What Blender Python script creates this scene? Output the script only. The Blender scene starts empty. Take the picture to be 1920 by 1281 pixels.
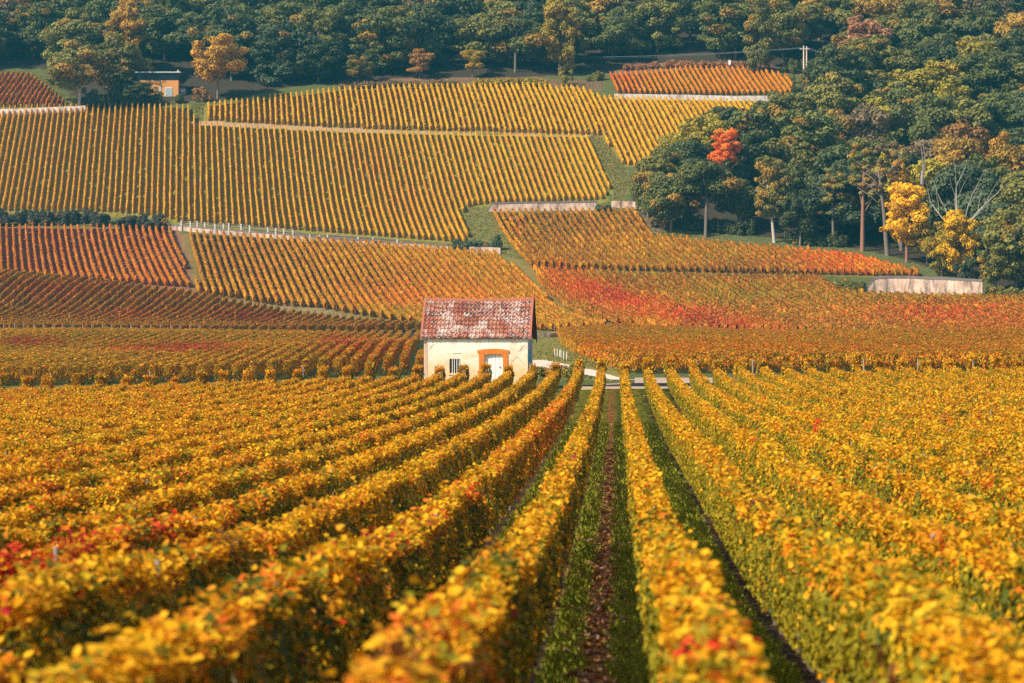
import bpy, bmesh, math, random
import numpy as np
from mathutils import Vector, Matrix

C = bpy.context.scene.collection
SC = bpy.context.scene
# ------------------------------------------------------------------ camera
F = 4500.0                       # focal length in pixels of the 1920 px wide photograph
YAW = math.radians(2.49)
CT, ST = math.cos(YAW), math.sin(YAW)
cam_d = bpy.data.cameras.new("camera")
cam_d.sensor_width = 36.0
cam_d.lens = 36.0 * F / 1920.0
cam_d.clip_start = 0.5
cam_d.clip_end = 3000.0
cam_d.dof.use_dof = True
cam_d.dof.focus_distance = 118.0
cam_d.dof.aperture_fstop = 2.9
cam = bpy.data.objects.new("camera", cam_d)
cam.location = (0, 0, 0)
cam.rotation_euler = (math.radians(90), 0, YAW)
C.objects.link(cam)
SC.camera = cam
# ------------------------------------------------------------------ sky, sun, exposure
SUN_EL, SUN_AZ = math.radians(40), math.radians(-125)   # azimuth measured from +Y, negative towards -X
wd = bpy.data.worlds.new("World")
SC.world = wd
wd.use_nodes = True
wn = wd.node_tree
bg = wn.nodes["Background"]
sky = wn.nodes.new("ShaderNodeTexSky")
sky.sky_type = 'NISHITA'
sky.sun_disc = False
sky.sun_elevation = SUN_EL
sky.sun_rotation = SUN_AZ
wn.links.new(sky.outputs[0], bg.inputs[0])
bg.inputs[1].default_value = 0.11
sun_d = bpy.data.lights.new("sun", 'SUN')
sun_d.energy = 4.6
sun_d.angle = math.radians(0.6)
sun_d.color = (1.0, 0.90, 0.74)
sun = bpy.data.objects.new("sun", sun_d)
sdir = Vector((math.sin(SUN_AZ) * math.cos(SUN_EL), math.cos(SUN_AZ) * math.cos(SUN_EL), math.sin(SUN_EL)))
sun.rotation_euler = sdir.to_track_quat('Z', 'Y').to_euler()
sun.location = (-40, -40, 80)
C.objects.link(sun)
SC.view_settings.view_transform = 'Standard'
SC.view_settings.look = 'None'
SC.view_settings.gamma = 1.0
SC.view_settings.use_curve_mapping = False
SC.view_settings.exposure = 0.72
SC.cycles.max_bounces = 6
SC.cycles.diffuse_bounces = 3
SC.cycles.glossy_bounces = 2
SC.cycles.transmission_bounces = 3
SC.cycles.transparent_max_bounces = 6
SC.cycles.volume_bounces = 0
SC.cycles.use_denoising = False

rng = np.random.default_rng(7)
random.seed(7)

# ------------------------------------------------------------------ terrain
def pchip(xs, ys):
    xs = np.array(xs, float); ys = np.array(ys, float)
    h = np.diff(xs); d = np.diff(ys) / h
    m = np.zeros_like(xs)
    m[0], m[-1] = d[0], d[-1]
    for i in range(1, len(xs) - 1):
        m[i] = (h[i] * d[i - 1] + h[i - 1] * d[i]) / (h[i] + h[i - 1])
    def f(x):
        x = np.asarray(x, float)
        i = np.clip(np.searchsorted(xs, x) - 1, 0, len(xs) - 2)
        t = np.clip((x - xs[i]) / h[i], -0.5, 1.5)
        return ((1 + 2 * t) * (1 - t) ** 2 * ys[i] + t * (1 - t) ** 2 * h[i] * m[i]
                + t * t * (3 - 2 * t) * ys[i + 1] + t * t * (t - 1) * h[i] * m[i + 1])
    return f
PROF = pchip([0, 8, 12, 14, 17, 21, 24, 29, 44, 61, 87, 100, 110, 127, 150, 200, 270, 325, 345, 375, 400, 430, 450, 475, 503, 530, 560, 610, 700, 850, 1100],
             [-2.0, -2.30, -2.43, -2.48, -2.6, -2.77, -2.87, -2.94, -3.05, -3.12, -3.10, -3.00, -2.86, -2.5, -2.15, -1.3, 0.0, 1.0, 2.6, 7.1, 12.0, 18.6, 25.5, 37.0, 49.7, 59.5, 70.5, 89, 122, 165, 190])
def to_cam(X, Y):
    return X * CT + Y * ST, -X * ST + Y * CT
def ground(X, Y):
    X = np.asarray(X, float); Y = np.asarray(Y, float)
    R, D = to_cam(X, Y)
    z = PROF(D)
    px = 960 + F * R / np.maximum(D, 2.0)
    tilt = np.clip(-X / 30, 0, 1.5) * 0.75 * np.clip(D / 100, 0, 1) * np.clip((330 - D) / 100, 0, 1)
    z = z - tilt
    w = np.clip((520 - px) / 520, 0, 1.15)
    z = z + 3.2 * w * np.exp(-((D - 371) / 15.0) ** 2)
    z = z + np.clip((D - 60) / 200, 0, 1) * 0.25 * (np.sin(X * 0.071 + Y * 0.043) + np.sin(X * 0.033 - Y * 0.058 + 1.7))
    return z
def unproj(px, D):
    R = (px - 960) * D / F
    return R * CT - D * ST, R * ST + D * CT
_Ds = np.arange(96, 720, 0.5)
def gp(px, py):
    """plan position of the ground seen at a pixel of the photograph"""
    X, Y = unproj(px, _Ds)
    zr = (640.5 - py) * _Ds / F
    g = ground(X, Y)
    hit = np.nonzero(g >= zr)[0]
    i = hit[0] if len(hit) else len(_Ds) - 1
    return float(X[i]), float(Y[i])
def proj(X, Y, Z):
    R, D = to_cam(X, Y)
    return 960 + F * R / D, 640.5 - F * np.asarray(Z) / D, D
def inside(px, py, poly):
    px = np.asarray(px); py = np.asarray(py)
    r = np.zeros(px.shape, bool)
    n = len(poly)
    for i in range(n):
        x1, y1 = poly[i]; x2, y2 = poly[(i + 1) % n]
        if y1 == y2: continue
        c = ((y1 > py) != (y2 > py)) & (px < (x2 - x1) * (py - y1) / (y2 - y1) + x1)
        r ^= c
    return r

# ------------------------------------------------------------------ small helpers
def tag(o, label=None, cat=None, group=None, kind=None):
    if label: o['label'] = label
    if cat: o['category'] = cat
    if group: o['group'] = group
    if kind: o['kind'] = kind
    return o
def empty(name, loc, rz=0.0):
    o = bpy.data.objects.new(name, None)
    o.empty_display_size = 0.3
    o.location = loc; o.rotation_euler = (0, 0, rz)
    C.objects.link(o)
    return o
def mesh_obj(name, verts, faces, mat, parent=None, smooth=False):
    me = bpy.data.meshes.new(name)
    me.from_pydata([tuple(v) for v in verts], [], [tuple(f) for f in faces])
    if smooth:
        me.polygons.foreach_set("use_smooth", [True] * len(me.polygons))
    me.update()
    o = bpy.data.objects.new(name, me)
    if mat: me.materials.append(mat)
    if parent: o.parent = parent
    C.objects.link(o)
    return o
class MB:
    def __init__(s): s.v = []; s.f = []
    def add(s, vs, fs):
        n = len(s.v); s.v += [tuple(v) for v in vs]; s.f += [tuple(i + n for i in f) for f in fs]
        return s
    def box(s, x0, x1, y0, y1, z0, z1):
        return s.add([(x0,y0,z0),(x1,y0,z0),(x1,y1,z0),(x0,y1,z0),(x0,y0,z1),(x1,y0,z1),(x1,y1,z1),(x0,y1,z1)],
                     [(0,3,2,1),(4,5,6,7),(0,1,5,4),(1,2,6,5),(2,3,7,6),(3,0,4,7)])
    def tube(s, pts, rad, n=6):
        pts = [Vector(p) for p in pts]
        vs, fs = [], []
        for i, p in enumerate(pts):
            t = (pts[min(i + 1, len(pts) - 1)] - pts[max(i - 1, 0)]).normalized()
            a = t.cross(Vector((0.3, 1, 0.1))).normalized(); b = t.cross(a)
            for k in range(n):
                an = 2 * math.pi * k / n
                vs.append(p + (a * math.cos(an) + b * math.sin(an)) * rad[i])
        for i in range(len(pts) - 1):
            for k in range(n):
                fs.append((i * n + k, i * n + (k + 1) % n, (i + 1) * n + (k + 1) % n, (i + 1) * n + k))
        fs.append(tuple(range(n))[::-1]); fs.append(tuple((len(pts) - 1) * n + k for k in range(n)))
        return s.add(vs, fs)
    def prism(s, outline, y0, y1):     # outline in x,z extruded along y
        n = len(outline)
        return s.add([(x, y0, z) for x, z in outline] + [(x, y1, z) for x, z in outline],
                     [tuple(range(n)), tuple(range(2 * n - 1, n - 1, -1))] + [(i, i + n, (i + 1) % n + n, (i + 1) % n) for i in range(n)])
    def build(s, name, mat, parent=None, smooth=False):
        return mesh_obj(name, s.v, s.f, mat, parent, smooth)

# ------------------------------------------------------------------ materials
def mat_new(name):
    m = bpy.data.materials.new(name); m.use_nodes = True
    nt = m.node_tree
    return m, nt, nt.nodes["Principled BSDF"]
def N(nt, t, **kw):
    n = nt.nodes.new(t)
    for k, v in kw.items(): setattr(n, k, v)
    return n
def plain(name, col, rough=0.8, var=0.18, scale=6.0, bump=0.0, spec=0.3):
    m, nt, b = mat_new(name)
    tc = N(nt, "ShaderNodeTexCoord"); no = N(nt, "ShaderNodeTexNoise")
    no.inputs["Scale"].default_value = scale; no.inputs["Detail"].default_value = 6
    nt.links.new(tc.outputs["Object"], no.inputs["Vector"])
    mx = N(nt, "ShaderNodeMixRGB"); mx.blend_type = 'MIX'
    mx.inputs[1].default_value = (*[c * (1 - var) for c in col], 1); mx.inputs[2].default_value = (*[min(1, c * (1 + var)) for c in col], 1)
    nt.links.new(no.outputs["Fac"], mx.inputs[0]); nt.links.new(mx.outputs[0], b.inputs["Base Color"])
    b.inputs["Roughness"].default_value = rough; b.inputs["Specular IOR Level"].default_value = spec
    if bump:
        bp = N(nt, "ShaderNodeBump"); bp.inputs["Strength"].default_value = bump; bp.inputs["Distance"].default_value = 0.05
        nt.links.new(no.outputs["Fac"], bp.inputs["Height"]); nt.links.new(bp.outputs[0], b.inputs["Normal"])
    return m
def leaf_material(name, translucent=0.32, rough=0.5):
    m, nt, b = mat_new(name)
    at = N(nt, "ShaderNodeAttribute"); at.attribute_name = "tint"
    nt.links.new(at.outputs["Color"], b.inputs["Base Color"])
    b.inputs["Roughness"].default_value = rough; b.inputs["Specular IOR Level"].default_value = 0.12
    tr = N(nt, "ShaderNodeBsdfTranslucent")
    nt.links.new(at.outputs["Color"], tr.inputs["Color"])
    ms = N(nt, "ShaderNodeMixShader"); ms.inputs[0].default_value = translucent
    out = nt.nodes["Material Output"]
    nt.links.new(b.outputs[0], ms.inputs[1]); nt.links.new(tr.outputs[0], ms.inputs[2]); nt.links.new(ms.outputs[0], out.inputs["Surface"])
    return m
M_VINE = leaf_material("vine_leaf", 0.34, 0.6)
M_GRASS = leaf_material("grass_blade", 0.25, 0.6)

def crown_material():
    m, nt, b = mat_new("tree_leaf")
    oi = N(nt, "ShaderNodeObjectInfo")
    at = N(nt, "ShaderNodeAttribute"); at.attribute_name = "tint"
    sp = N(nt, "ShaderNodeSeparateColor"); nt.links.new(at.outputs["Color"], sp.inputs[0])
    # some sprays have turned to the autumn colour: share set by the object's alpha
    lt = N(nt, "ShaderNodeMath", operation='LESS_THAN'); nt.links.new(sp.outputs[1], lt.inputs[0]); nt.links.new(oi.outputs["Alpha"], lt.inputs[1])
    mx = N(nt, "ShaderNodeMixRGB"); nt.links.new(lt.outputs[0], mx.inputs[0])
    nt.links.new(oi.outputs["Color"], mx.inputs[1])
    tu = N(nt, "ShaderNodeMixRGB"); tu.inputs[0].default_value = 0.62; nt.links.new(oi.outputs["Color"], tu.inputs[1]); tu.inputs[2].default_value = (0.46, 0.22, 0.02, 1)
    nt.links.new(tu.outputs[0], mx.inputs[2])
    mr = N(nt, "ShaderNodeMapRange"); mr.inputs["To Min"].default_value = 0.62; mr.inputs["To Max"].default_value = 1.42
    nt.links.new(sp.outputs[0], mr.inputs["Value"])
    vm = N(nt, "ShaderNodeVectorMath", operation='SCALE'); nt.links.new(mx.outputs[0], vm.inputs[0]); nt.links.new(mr.outputs[0], vm.inputs["Scale"])
    nt.links.new(vm.outputs[0], b.inputs["Base Color"])
    b.inputs["Roughness"].default_value = 0.6; b.inputs["Specular IOR Level"].default_value = 0.2
    tr = N(nt, "ShaderNodeBsdfTranslucent"); nt.links.new(vm.outputs[0], tr.inputs["Color"])
    ms = N(nt, "ShaderNodeMixShader"); ms.inputs[0].default_value = 0.25
    out = nt.nodes["Material Output"]
    nt.links.new(b.outputs[0], ms.inputs[1]); nt.links.new(tr.outputs[0], ms.inputs[2]); nt.links.new(ms.outputs[0], out.inputs["Surface"])
    return m
M_CROWN = crown_material()
M_BARK = plain("bark", (0.16, 0.12, 0.09), 0.9, 0.35, 3.0, 0.4)
M_PALEBARK = plain("pale_bark", (0.42, 0.36, 0.29), 0.85, 0.3, 3.0, 0.3)
M_REDBARK = plain("red_bark", (0.26, 0.12, 0.07), 0.9, 0.3, 3.0, 0.3)
M_WOOD = plain("weathered_stake", (0.34, 0.28, 0.23), 0.85, 0.25, 8.0, 0.2)

# ------------------------------------------------------------------ ground sheet
def soil_colours(X, Y):
    """soil / grass / litter colours of the parcels, with one sunlit band painted in"""
    px, py, D = proj(X, Y, ground(X, Y))
    col = np.zeros((len(X), 3)); col[:] = (0.085, 0.10, 0.028)
    def put(poly, c):
        k = inside(px, py, poly) & (D > 96); col[k] = c
    for c, poly in GROUND_PATCHES: put(poly, c)
    fg = D < 127.5
    col[fg] = (0.25, 0.25, 0.026)
    # trodden soil strips in the middle of the central aisle, tilled strips elsewhere
    q = (X + 0.18)
    strip = fg & (np.abs(q + 0.03 * np.sin(Y * 0.9)) < 0.115 + 0.03 * np.sin(Y * 2.1))
    col[strip] = (0.42, 0.155, 0.055)
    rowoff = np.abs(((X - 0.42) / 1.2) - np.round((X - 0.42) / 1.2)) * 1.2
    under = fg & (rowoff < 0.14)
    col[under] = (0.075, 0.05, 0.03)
    sunlit_band = fg & (D > 59.5) & (D < 61.2) & (rowoff > 0.3)  # strip of sunlight across the aisles, painted into the ground colour
    col[sunlit_band] = (0.30, 0.24, 0.07)
    return col
GROUND_PATCHES = [
    ((0.045, 0.036, 0.022), [(-3000,-900),(-3000,128),(80,128),(150,190),(262,190),(350,190),(440,185),(560,160),(860,150),(1130,138),(1200,120),(1420,120),(1500,138),(1500,175),(1440,215),(1300,290),(1200,330),(1180,385),(1250,425),(1330,437),(1450,447),(1560,460),(1620,468),(1700,487),(1760,512),(1850,518),(1860,540),(2100,570),(5000,600),(5000,-900)]),
    ((0.16, 0.10, 0.055), [(640,150),(760,146),(1000,146),(1060,150),(1130,150),(1130,170),(1000,160),(860,160),(700,165),(640,166)]),
    ((0.17, 0.10, 0.06), [(1130,138),(1200,118),(1430,118),(1500,140),(1420,132),(1290,130),(1140,142)]),
    ((0.19, 0.175, 0.028), [(-80,205),(352,203),(375,235),(640,247),(1108,258),(1150,350),(1140,380),(912,388),(870,392),(885,460),(640,442),(330,422),(310,412),(-80,398)]),
    ((0.19, 0.145, 0.028), [(385,198),(520,182),(700,168),(860,163),(1000,163),(1090,168),(1125,183),(1440,195),(1400,230),(1300,285),(1190,312),(1165,312),(1125,255),(640,245),(380,228)]),
    ((0.175, 0.155, 0.042), [(1105,258),(1128,258),(1170,312),(1180,345),(1165,380),(1150,375),(1150,350)]),
    ((0.16, 0.16, 0.036), [(358,198),(384,196),(380,228),(375,234),(358,228)]),
    ((0.32, 0.22, 0.13), [(355,226),(640,240),(900,252),(1105,254),(1105,258),(640,247),(360,234)]),
    ((0.165, 0.155, 0.042), [(868,392),(912,388),(925,400),(985,490),(1075,598),(1062,598),(1040,570),(940,480),(935,462),(885,460)]),
    ((0.20, 0.095, 0.05), [(-80,423),(335,430),(365,556),(380,575),(-80,560)]),
    ((0.19, 0.125, 0.05), [(335,430),(345,440),(372,556),(365,556)]),
    ((0.15, 0.115, 0.030), [(345,440),(640,455),(840,470),(940,480),(1060,590),(1180,618),(1040,625),(760,612),(640,592),(420,562),(372,556)]),
    ((0.22, 0.17, 0.075), [(380,558),(560,570),(700,600),(800,620),(800,630),(690,612),(560,590),(420,566)]),
    ((0.16, 0.12, 0.030), [(920,400),(1190,395),(1230,450),(1330,455),(1480,470),(1600,480),(1745,520),(1540,519),(1100,508),(985,500),(930,420)]),
    ((0.20, 0.13, 0.030), [(985,500),(1100,512),(1540,525),(1600,560),(2100,570),(2100,640),(1180,618),(1060,590)]),
    ((0.09, 0.13, 0.03), [(1240,513),(1540,518),(1600,523),(1580,545),(1540,526),(1240,520)]),
    ((0.19, 0.14, 0.09), [(1195,392),(1230,420),(1300,445),(1280,455),(1235,448),(1200,410)]),
    ((0.10, 0.12, 0.045), [(1235,430),(1330,437),(1450,447),(1560,460),(1620,470),(1700,487),(1790,520),(1745,520),(1600,482),(1480,468),(1330,455),(1240,452)]),
    ((0.045, 0.040, 0.026), [(-80,515),(350,562),(640,598),(800,625),(800,634),(-80,630)]),
    ((0.18, 0.165, 0.038), [(1000,630),(1050,630),(1075,660),(1180,690),(1165,715),(1090,700),(1040,690),(990,672)]),
]
def build_ground():
    cols = np.concatenate([np.arange(-3400, -160, 120), np.arange(-160, 2080, 9), np.arange(2080, 5400, 120)])
    D = [2.0]
    while D[-1] < 1000:
        d = D[-1]
        D.append(d + (max(0.06, d * 0.0085) if d < 128 else 0.75 if d < 620 else 12))
    D = np.array(D)
    PX, DD = np.meshgrid(cols, D)
    X, Y = unproj(PX.ravel(), DD.ravel())
    Z = ground(X, Y)
    nc, nr = len(cols), len(D)
    i = np.arange((nr - 1) * (nc - 1)); r, c = i // (nc - 1), i % (nc - 1)
    a = r * nc + c
    quads = np.stack([a, a + 1, a + nc + 1, a + nc], 1)
    me = bpy.data.meshes.new("ground")
    fill_mesh(me, np.stack([X, Y, Z], 1), quads)
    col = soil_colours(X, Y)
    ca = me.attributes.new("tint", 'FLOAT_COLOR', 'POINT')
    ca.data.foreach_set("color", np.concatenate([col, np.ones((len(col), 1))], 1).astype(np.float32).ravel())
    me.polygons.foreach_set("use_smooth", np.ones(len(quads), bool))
    m, nt, b = mat_new("soil_and_grass")
    at = N(nt, "ShaderNodeAttribute"); at.attribute_name = "tint"
    tc = N(nt, "ShaderNodeTexCoord")
    n1 = N(nt, "ShaderNodeTexNoise"); n1.inputs["Scale"].default_value = 2.2; n1.inputs["Detail"].default_value = 9; n1.inputs["Roughness"].default_value = 0.8
    nt.links.new(tc.outputs["Object"], n1.inputs["Vector"])
    mr = N(nt, "ShaderNodeMapRange"); mr.inputs["From Min"].default_value = 0.3; mr.inputs["From Max"].default_value = 0.7
    mr.inputs["To Min"].default_value = 0.6; mr.inputs["To Max"].default_value = 1.45
    nt.links.new(n1.outputs["Fac"], mr.inputs["Value"])
    vm = N(nt, "ShaderNodeVectorMath", operation='SCALE')
    nt.links.new(at.outputs["Color"], vm.inputs[0]); nt.links.new(mr.outputs[0], vm.inputs["Scale"])
    n2 = N(nt, "ShaderNodeTexNoise"); n2.inputs["Scale"].default_value = 0.35; n2.inputs["Detail"].default_value = 7
    nt.links.new(tc.outputs["Object"], n2.inputs["Vector"])
    m2 = N(nt, "ShaderNodeMapRange"); m2.inputs["From Min"].default_value = 0.5; m2.inputs["From Max"].default_value = 0.68; m2.inputs["To Max"].default_value = 0.65
    nt.links.new(n2.outputs["Fac"], m2.inputs["Value"])
    wy = N(nt, "ShaderNodeVectorMath", operation='MULTIPLY'); nt.links.new(vm.outputs[0], wy.inputs[0]); wy.inputs[1].default_value = (1.5, 0.95, 0.9)
    mm = N(nt, "ShaderNodeMixRGB"); nt.links.new(m2.outputs[0], mm.inputs[0]); nt.links.new(vm.outputs[0], mm.inputs[1]); nt.links.new(wy.outputs[0], mm.inputs[2])
    nt.links.new(mm.outputs[0], b.inputs["Base Color"])
    bp = N(nt, "ShaderNodeBump"); bp.inputs["Strength"].default_value = 0.8; bp.inputs["Distance"].default_value = 0.12
    nt.links.new(n1.outputs["Fac"], bp.inputs["Height"]); nt.links.new(bp.outputs[0], b.inputs["Normal"])
    b.inputs["Roughness"].default_value = 0.95; b.inputs["Specular IOR Level"].default_value = 0.1
    me.materials.append(m)
    o = bpy.data.objects.new("ground", me); C.objects.link(o)
    tag(o, "vineyard plain rising into a steep hillside", kind='structure')
def fill_mesh(me, verts, quads, extra_tris=None):
    nv, nq = len(verts), len(quads)
    me.vertices.add(nv)
    me.vertices.foreach_set("co", np.ascontiguousarray(verts, dtype=np.float32).ravel())
    me.loops.add(nq * 4)
    me.loops.foreach_set("vertex_index", np.ascontiguousarray(quads, dtype=np.int32).ravel())
    me.polygons.add(nq)
    me.polygons.foreach_set("loop_start", np.arange(0, nq * 4, 4, dtype=np.int32))
    me.polygons.foreach_set("loop_total", np.full(nq, 4, dtype=np.int32))
    me.update(calc_edges=True)
build_ground()

# ------------------------------------------------------------------ leaf clouds
def norm(a):
    return a / np.maximum(np.linalg.norm(a, axis=1, keepdims=True), 1e-6)
def leaf_quads(cen, nrm, size, fine=False, r=rng):
    """folded leaves: 4-point kites, or 6-point lobed leaves when fine. Returns verts, quads, leaves per face"""
    n = len(cen)
    nrm = norm(nrm)
    t = norm(np.cross(nrm, norm(r.normal(size=(n, 3)))))
    b = np.cross(nrm, t)
    s = size[:, None]
    if not fine:
        k = s * 0.16 * nrm
        v = np.stack([cen - t * s * 0.55, cen + b * s * 0.5 + k, cen + t * s * 0.55, cen - b * s * 0.5 + k], 1).reshape(-1, 3)
        q = np.arange(n * 4).reshape(-1, 4)
        return v, q, 1
    k = s * 0.12 * nrm
    v = np.stack([cen - t * s * 0.45, cen - t * s * 0.28 + b * s * 0.55 + k, cen + t * s * 0.22 + b * s * 0.42 + k * 1.2, cen + t * s * 0.6 - k,
                  cen + t * s * 0.22 - b * s * 0.42 + k * 1.2, cen - t * s * 0.28 - b * s * 0.55 + k], 1).reshape(-1, 3)
    base = np.arange(n)[:, None] * 6
    q = np.concatenate([base + np.array([[0, 1, 2, 3]]), base + np.array([[0, 3, 4, 5]])], 1).reshape(-1, 4)
    return v, q, 2
def leaf_mesh(name, parts, mats):
    """parts: list of (verts, quads, tint per face)"""
    V, Q, T, off = [], [], [], 0
    for v, q, t in parts:
        V.append(v); Q.append(q + off); T.append(t); off += len(v)
    V, Q, T = np.concatenate(V), np.concatenate(Q), np.concatenate(T)
    me = bpy.data.meshes.new(name)
    fill_mesh(me, V, Q)
    at = me.attributes.new("tint", 'FLOAT_COLOR', 'FACE')
    at.data.foreach_set("color", np.concatenate([T, np.ones((len(T), 1))], 1).astype(np.float32).ravel())
    for m in mats: me.materials.append(m)
    return me

GOLD, AMBER, ORANGE, RED, CRIMSON, OLIVE, GREEN, BROWN, LEMON = range(9)
PAL = np.array([(0.80, 0.410, 0.011), (0.70, 0.280, 0.010), (0.68, 0.16, 0.014), (0.68, 0.060, 0.016), (0.42, 0.016, 0.026),
                (0.28, 0.225, 0.012), (0.105, 0.12, 0.014), (0.22, 0.085, 0.022), (0.70, 0.46, 0.02)])
def pick_colours(w, vine_u, r, corr=0.35):
    """w: (n,K) weights; leaves of one vine tend to share a colour"""
    n = len(w)
    u = np.where(r.random(n) < corr, vine_u, r.random(n))
    cs = np.cumsum(w, 1); cs /= cs[:, -1:]
    k = (u[:, None] > cs).sum(1).clip(0, 8)
    c = PAL[k] * (0.78 + 0.44 * r.random((n, 1)))
    c2 = PAL[(k + r.integers(0, 2, n)).clip(0, 8)]
    m = (r.random((n, 1)) * 0.35) * (k[:, None] < 2)
    return c * (1 - m) + c2 * m
RED_PATCHES = [  # px, py, radius x, radius y, colour, strength : vines that have turned red, seen on the slope
    *[(x, y, 42, 15, (RED, ORANGE, RED, CRIMSON)[q % 4], st * 2.3) for q, (x, y, st) in enumerate([(1030, 505, .5), (1065, 522, 1.0), (1100, 540, 1.5), (1140, 556, 1.6), (1180, 570, 1.6), (1225, 583, 1.3), (1270, 592, 1.3), (1320, 602, 1.0), (1380, 612, .8), (1450, 624, .6)])],
    *[(x, y, 40, 14, ORANGE, st) for x, y, st in [(1045, 520, .8), (1085, 545, 1.4), (1120, 560, 1.6), (1160, 582, 1.4), (1205, 600, 1.2), (1250, 606, 1.0), (1150, 540, .6), (1220, 565, .6), (1330, 590, .5)]],
    (1090, 478, 120, 22, BROWN, .4), (1300, 480, 160, 16, OLIVE, .6), (1180, 515, 120, 12, OLIVE, 1.0), (1420, 560, 150, 18, OLIVE, .5), (1560, 590, 120, 14, GOLD, .4),
    (1180, 528, 90, 16, BROWN, 1.0), (1380, 548, 130, 16, OLIVE, 1.2), (820, 590, 200, 14, OLIVE, 1.2), (620, 585, 150, 10, OLIVE, .8), (1480, 655, 400, 7, OLIVE, 1.0), (1250, 635, 200, 8, OLIVE, 1.0),
    (1590, 492, 90, 24, RED, 1.6), (1610, 490, 120, 25, ORANGE, 2.2), (1640, 495, 60, 20, GOLD, 0.8),
    (350, 663, 95, 9, CRIMSON, 3.0), (60, 650, 60, 7, CRIMSON, 2.5), (240, 665, 40, 7, RED, 1.4), (640, 648, 40, 10, CRIMSON, 2.0), (700, 665, 90, 26, RED, 0.9),
    (480, 598, 70, 14, CRIMSON, 1.4), (250, 590, 120, 14, RED, 0.5), (110, 545, 110, 16, RED, 0.8),
    (700, 310, 60, 34, RED, 0.9), (760, 380, 60, 40, ORANGE, 1.2), (860, 360, 50, 40, RED, 0.25), (1010, 325, 40, 40, ORANGE, 0.8),
    (840, 550, 140, 34, RED, 0.5), (750, 560, 100, 26, ORANGE, 0.8), (1160, 150, 40, 26, RED, 1.6), (970, 428, 12, 12, CRIMSON, 2.0),
    (1770, 590, 170, 20, RED, 1.3), (1850, 615, 120, 14, ORANGE, 1.0), (1360, 660, 700, 12, ORANGE, 1.1), (1220, 610, 40, 8, GOLD, 3.0), (955, 440, 30, 40, GOLD, 1.5), (1010, 510, 22, 16, GOLD, 1.5),
    (1430, 512, 170, 14, BROWN, 1.2), (1400, 500, 120, 22, BROWN, 1.2), (1080, 440, 90, 30, BROWN, 0.5), (500, 470, 120, 20, BROWN, 0.3), (1160, 455, 90, 16, GOLD, 0.8), (450, 545, 130, 18, GOLD, 1.0), (1700, 560, 300, 14, OLIVE, .6),
]
kc0 = lambda k: k
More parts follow.
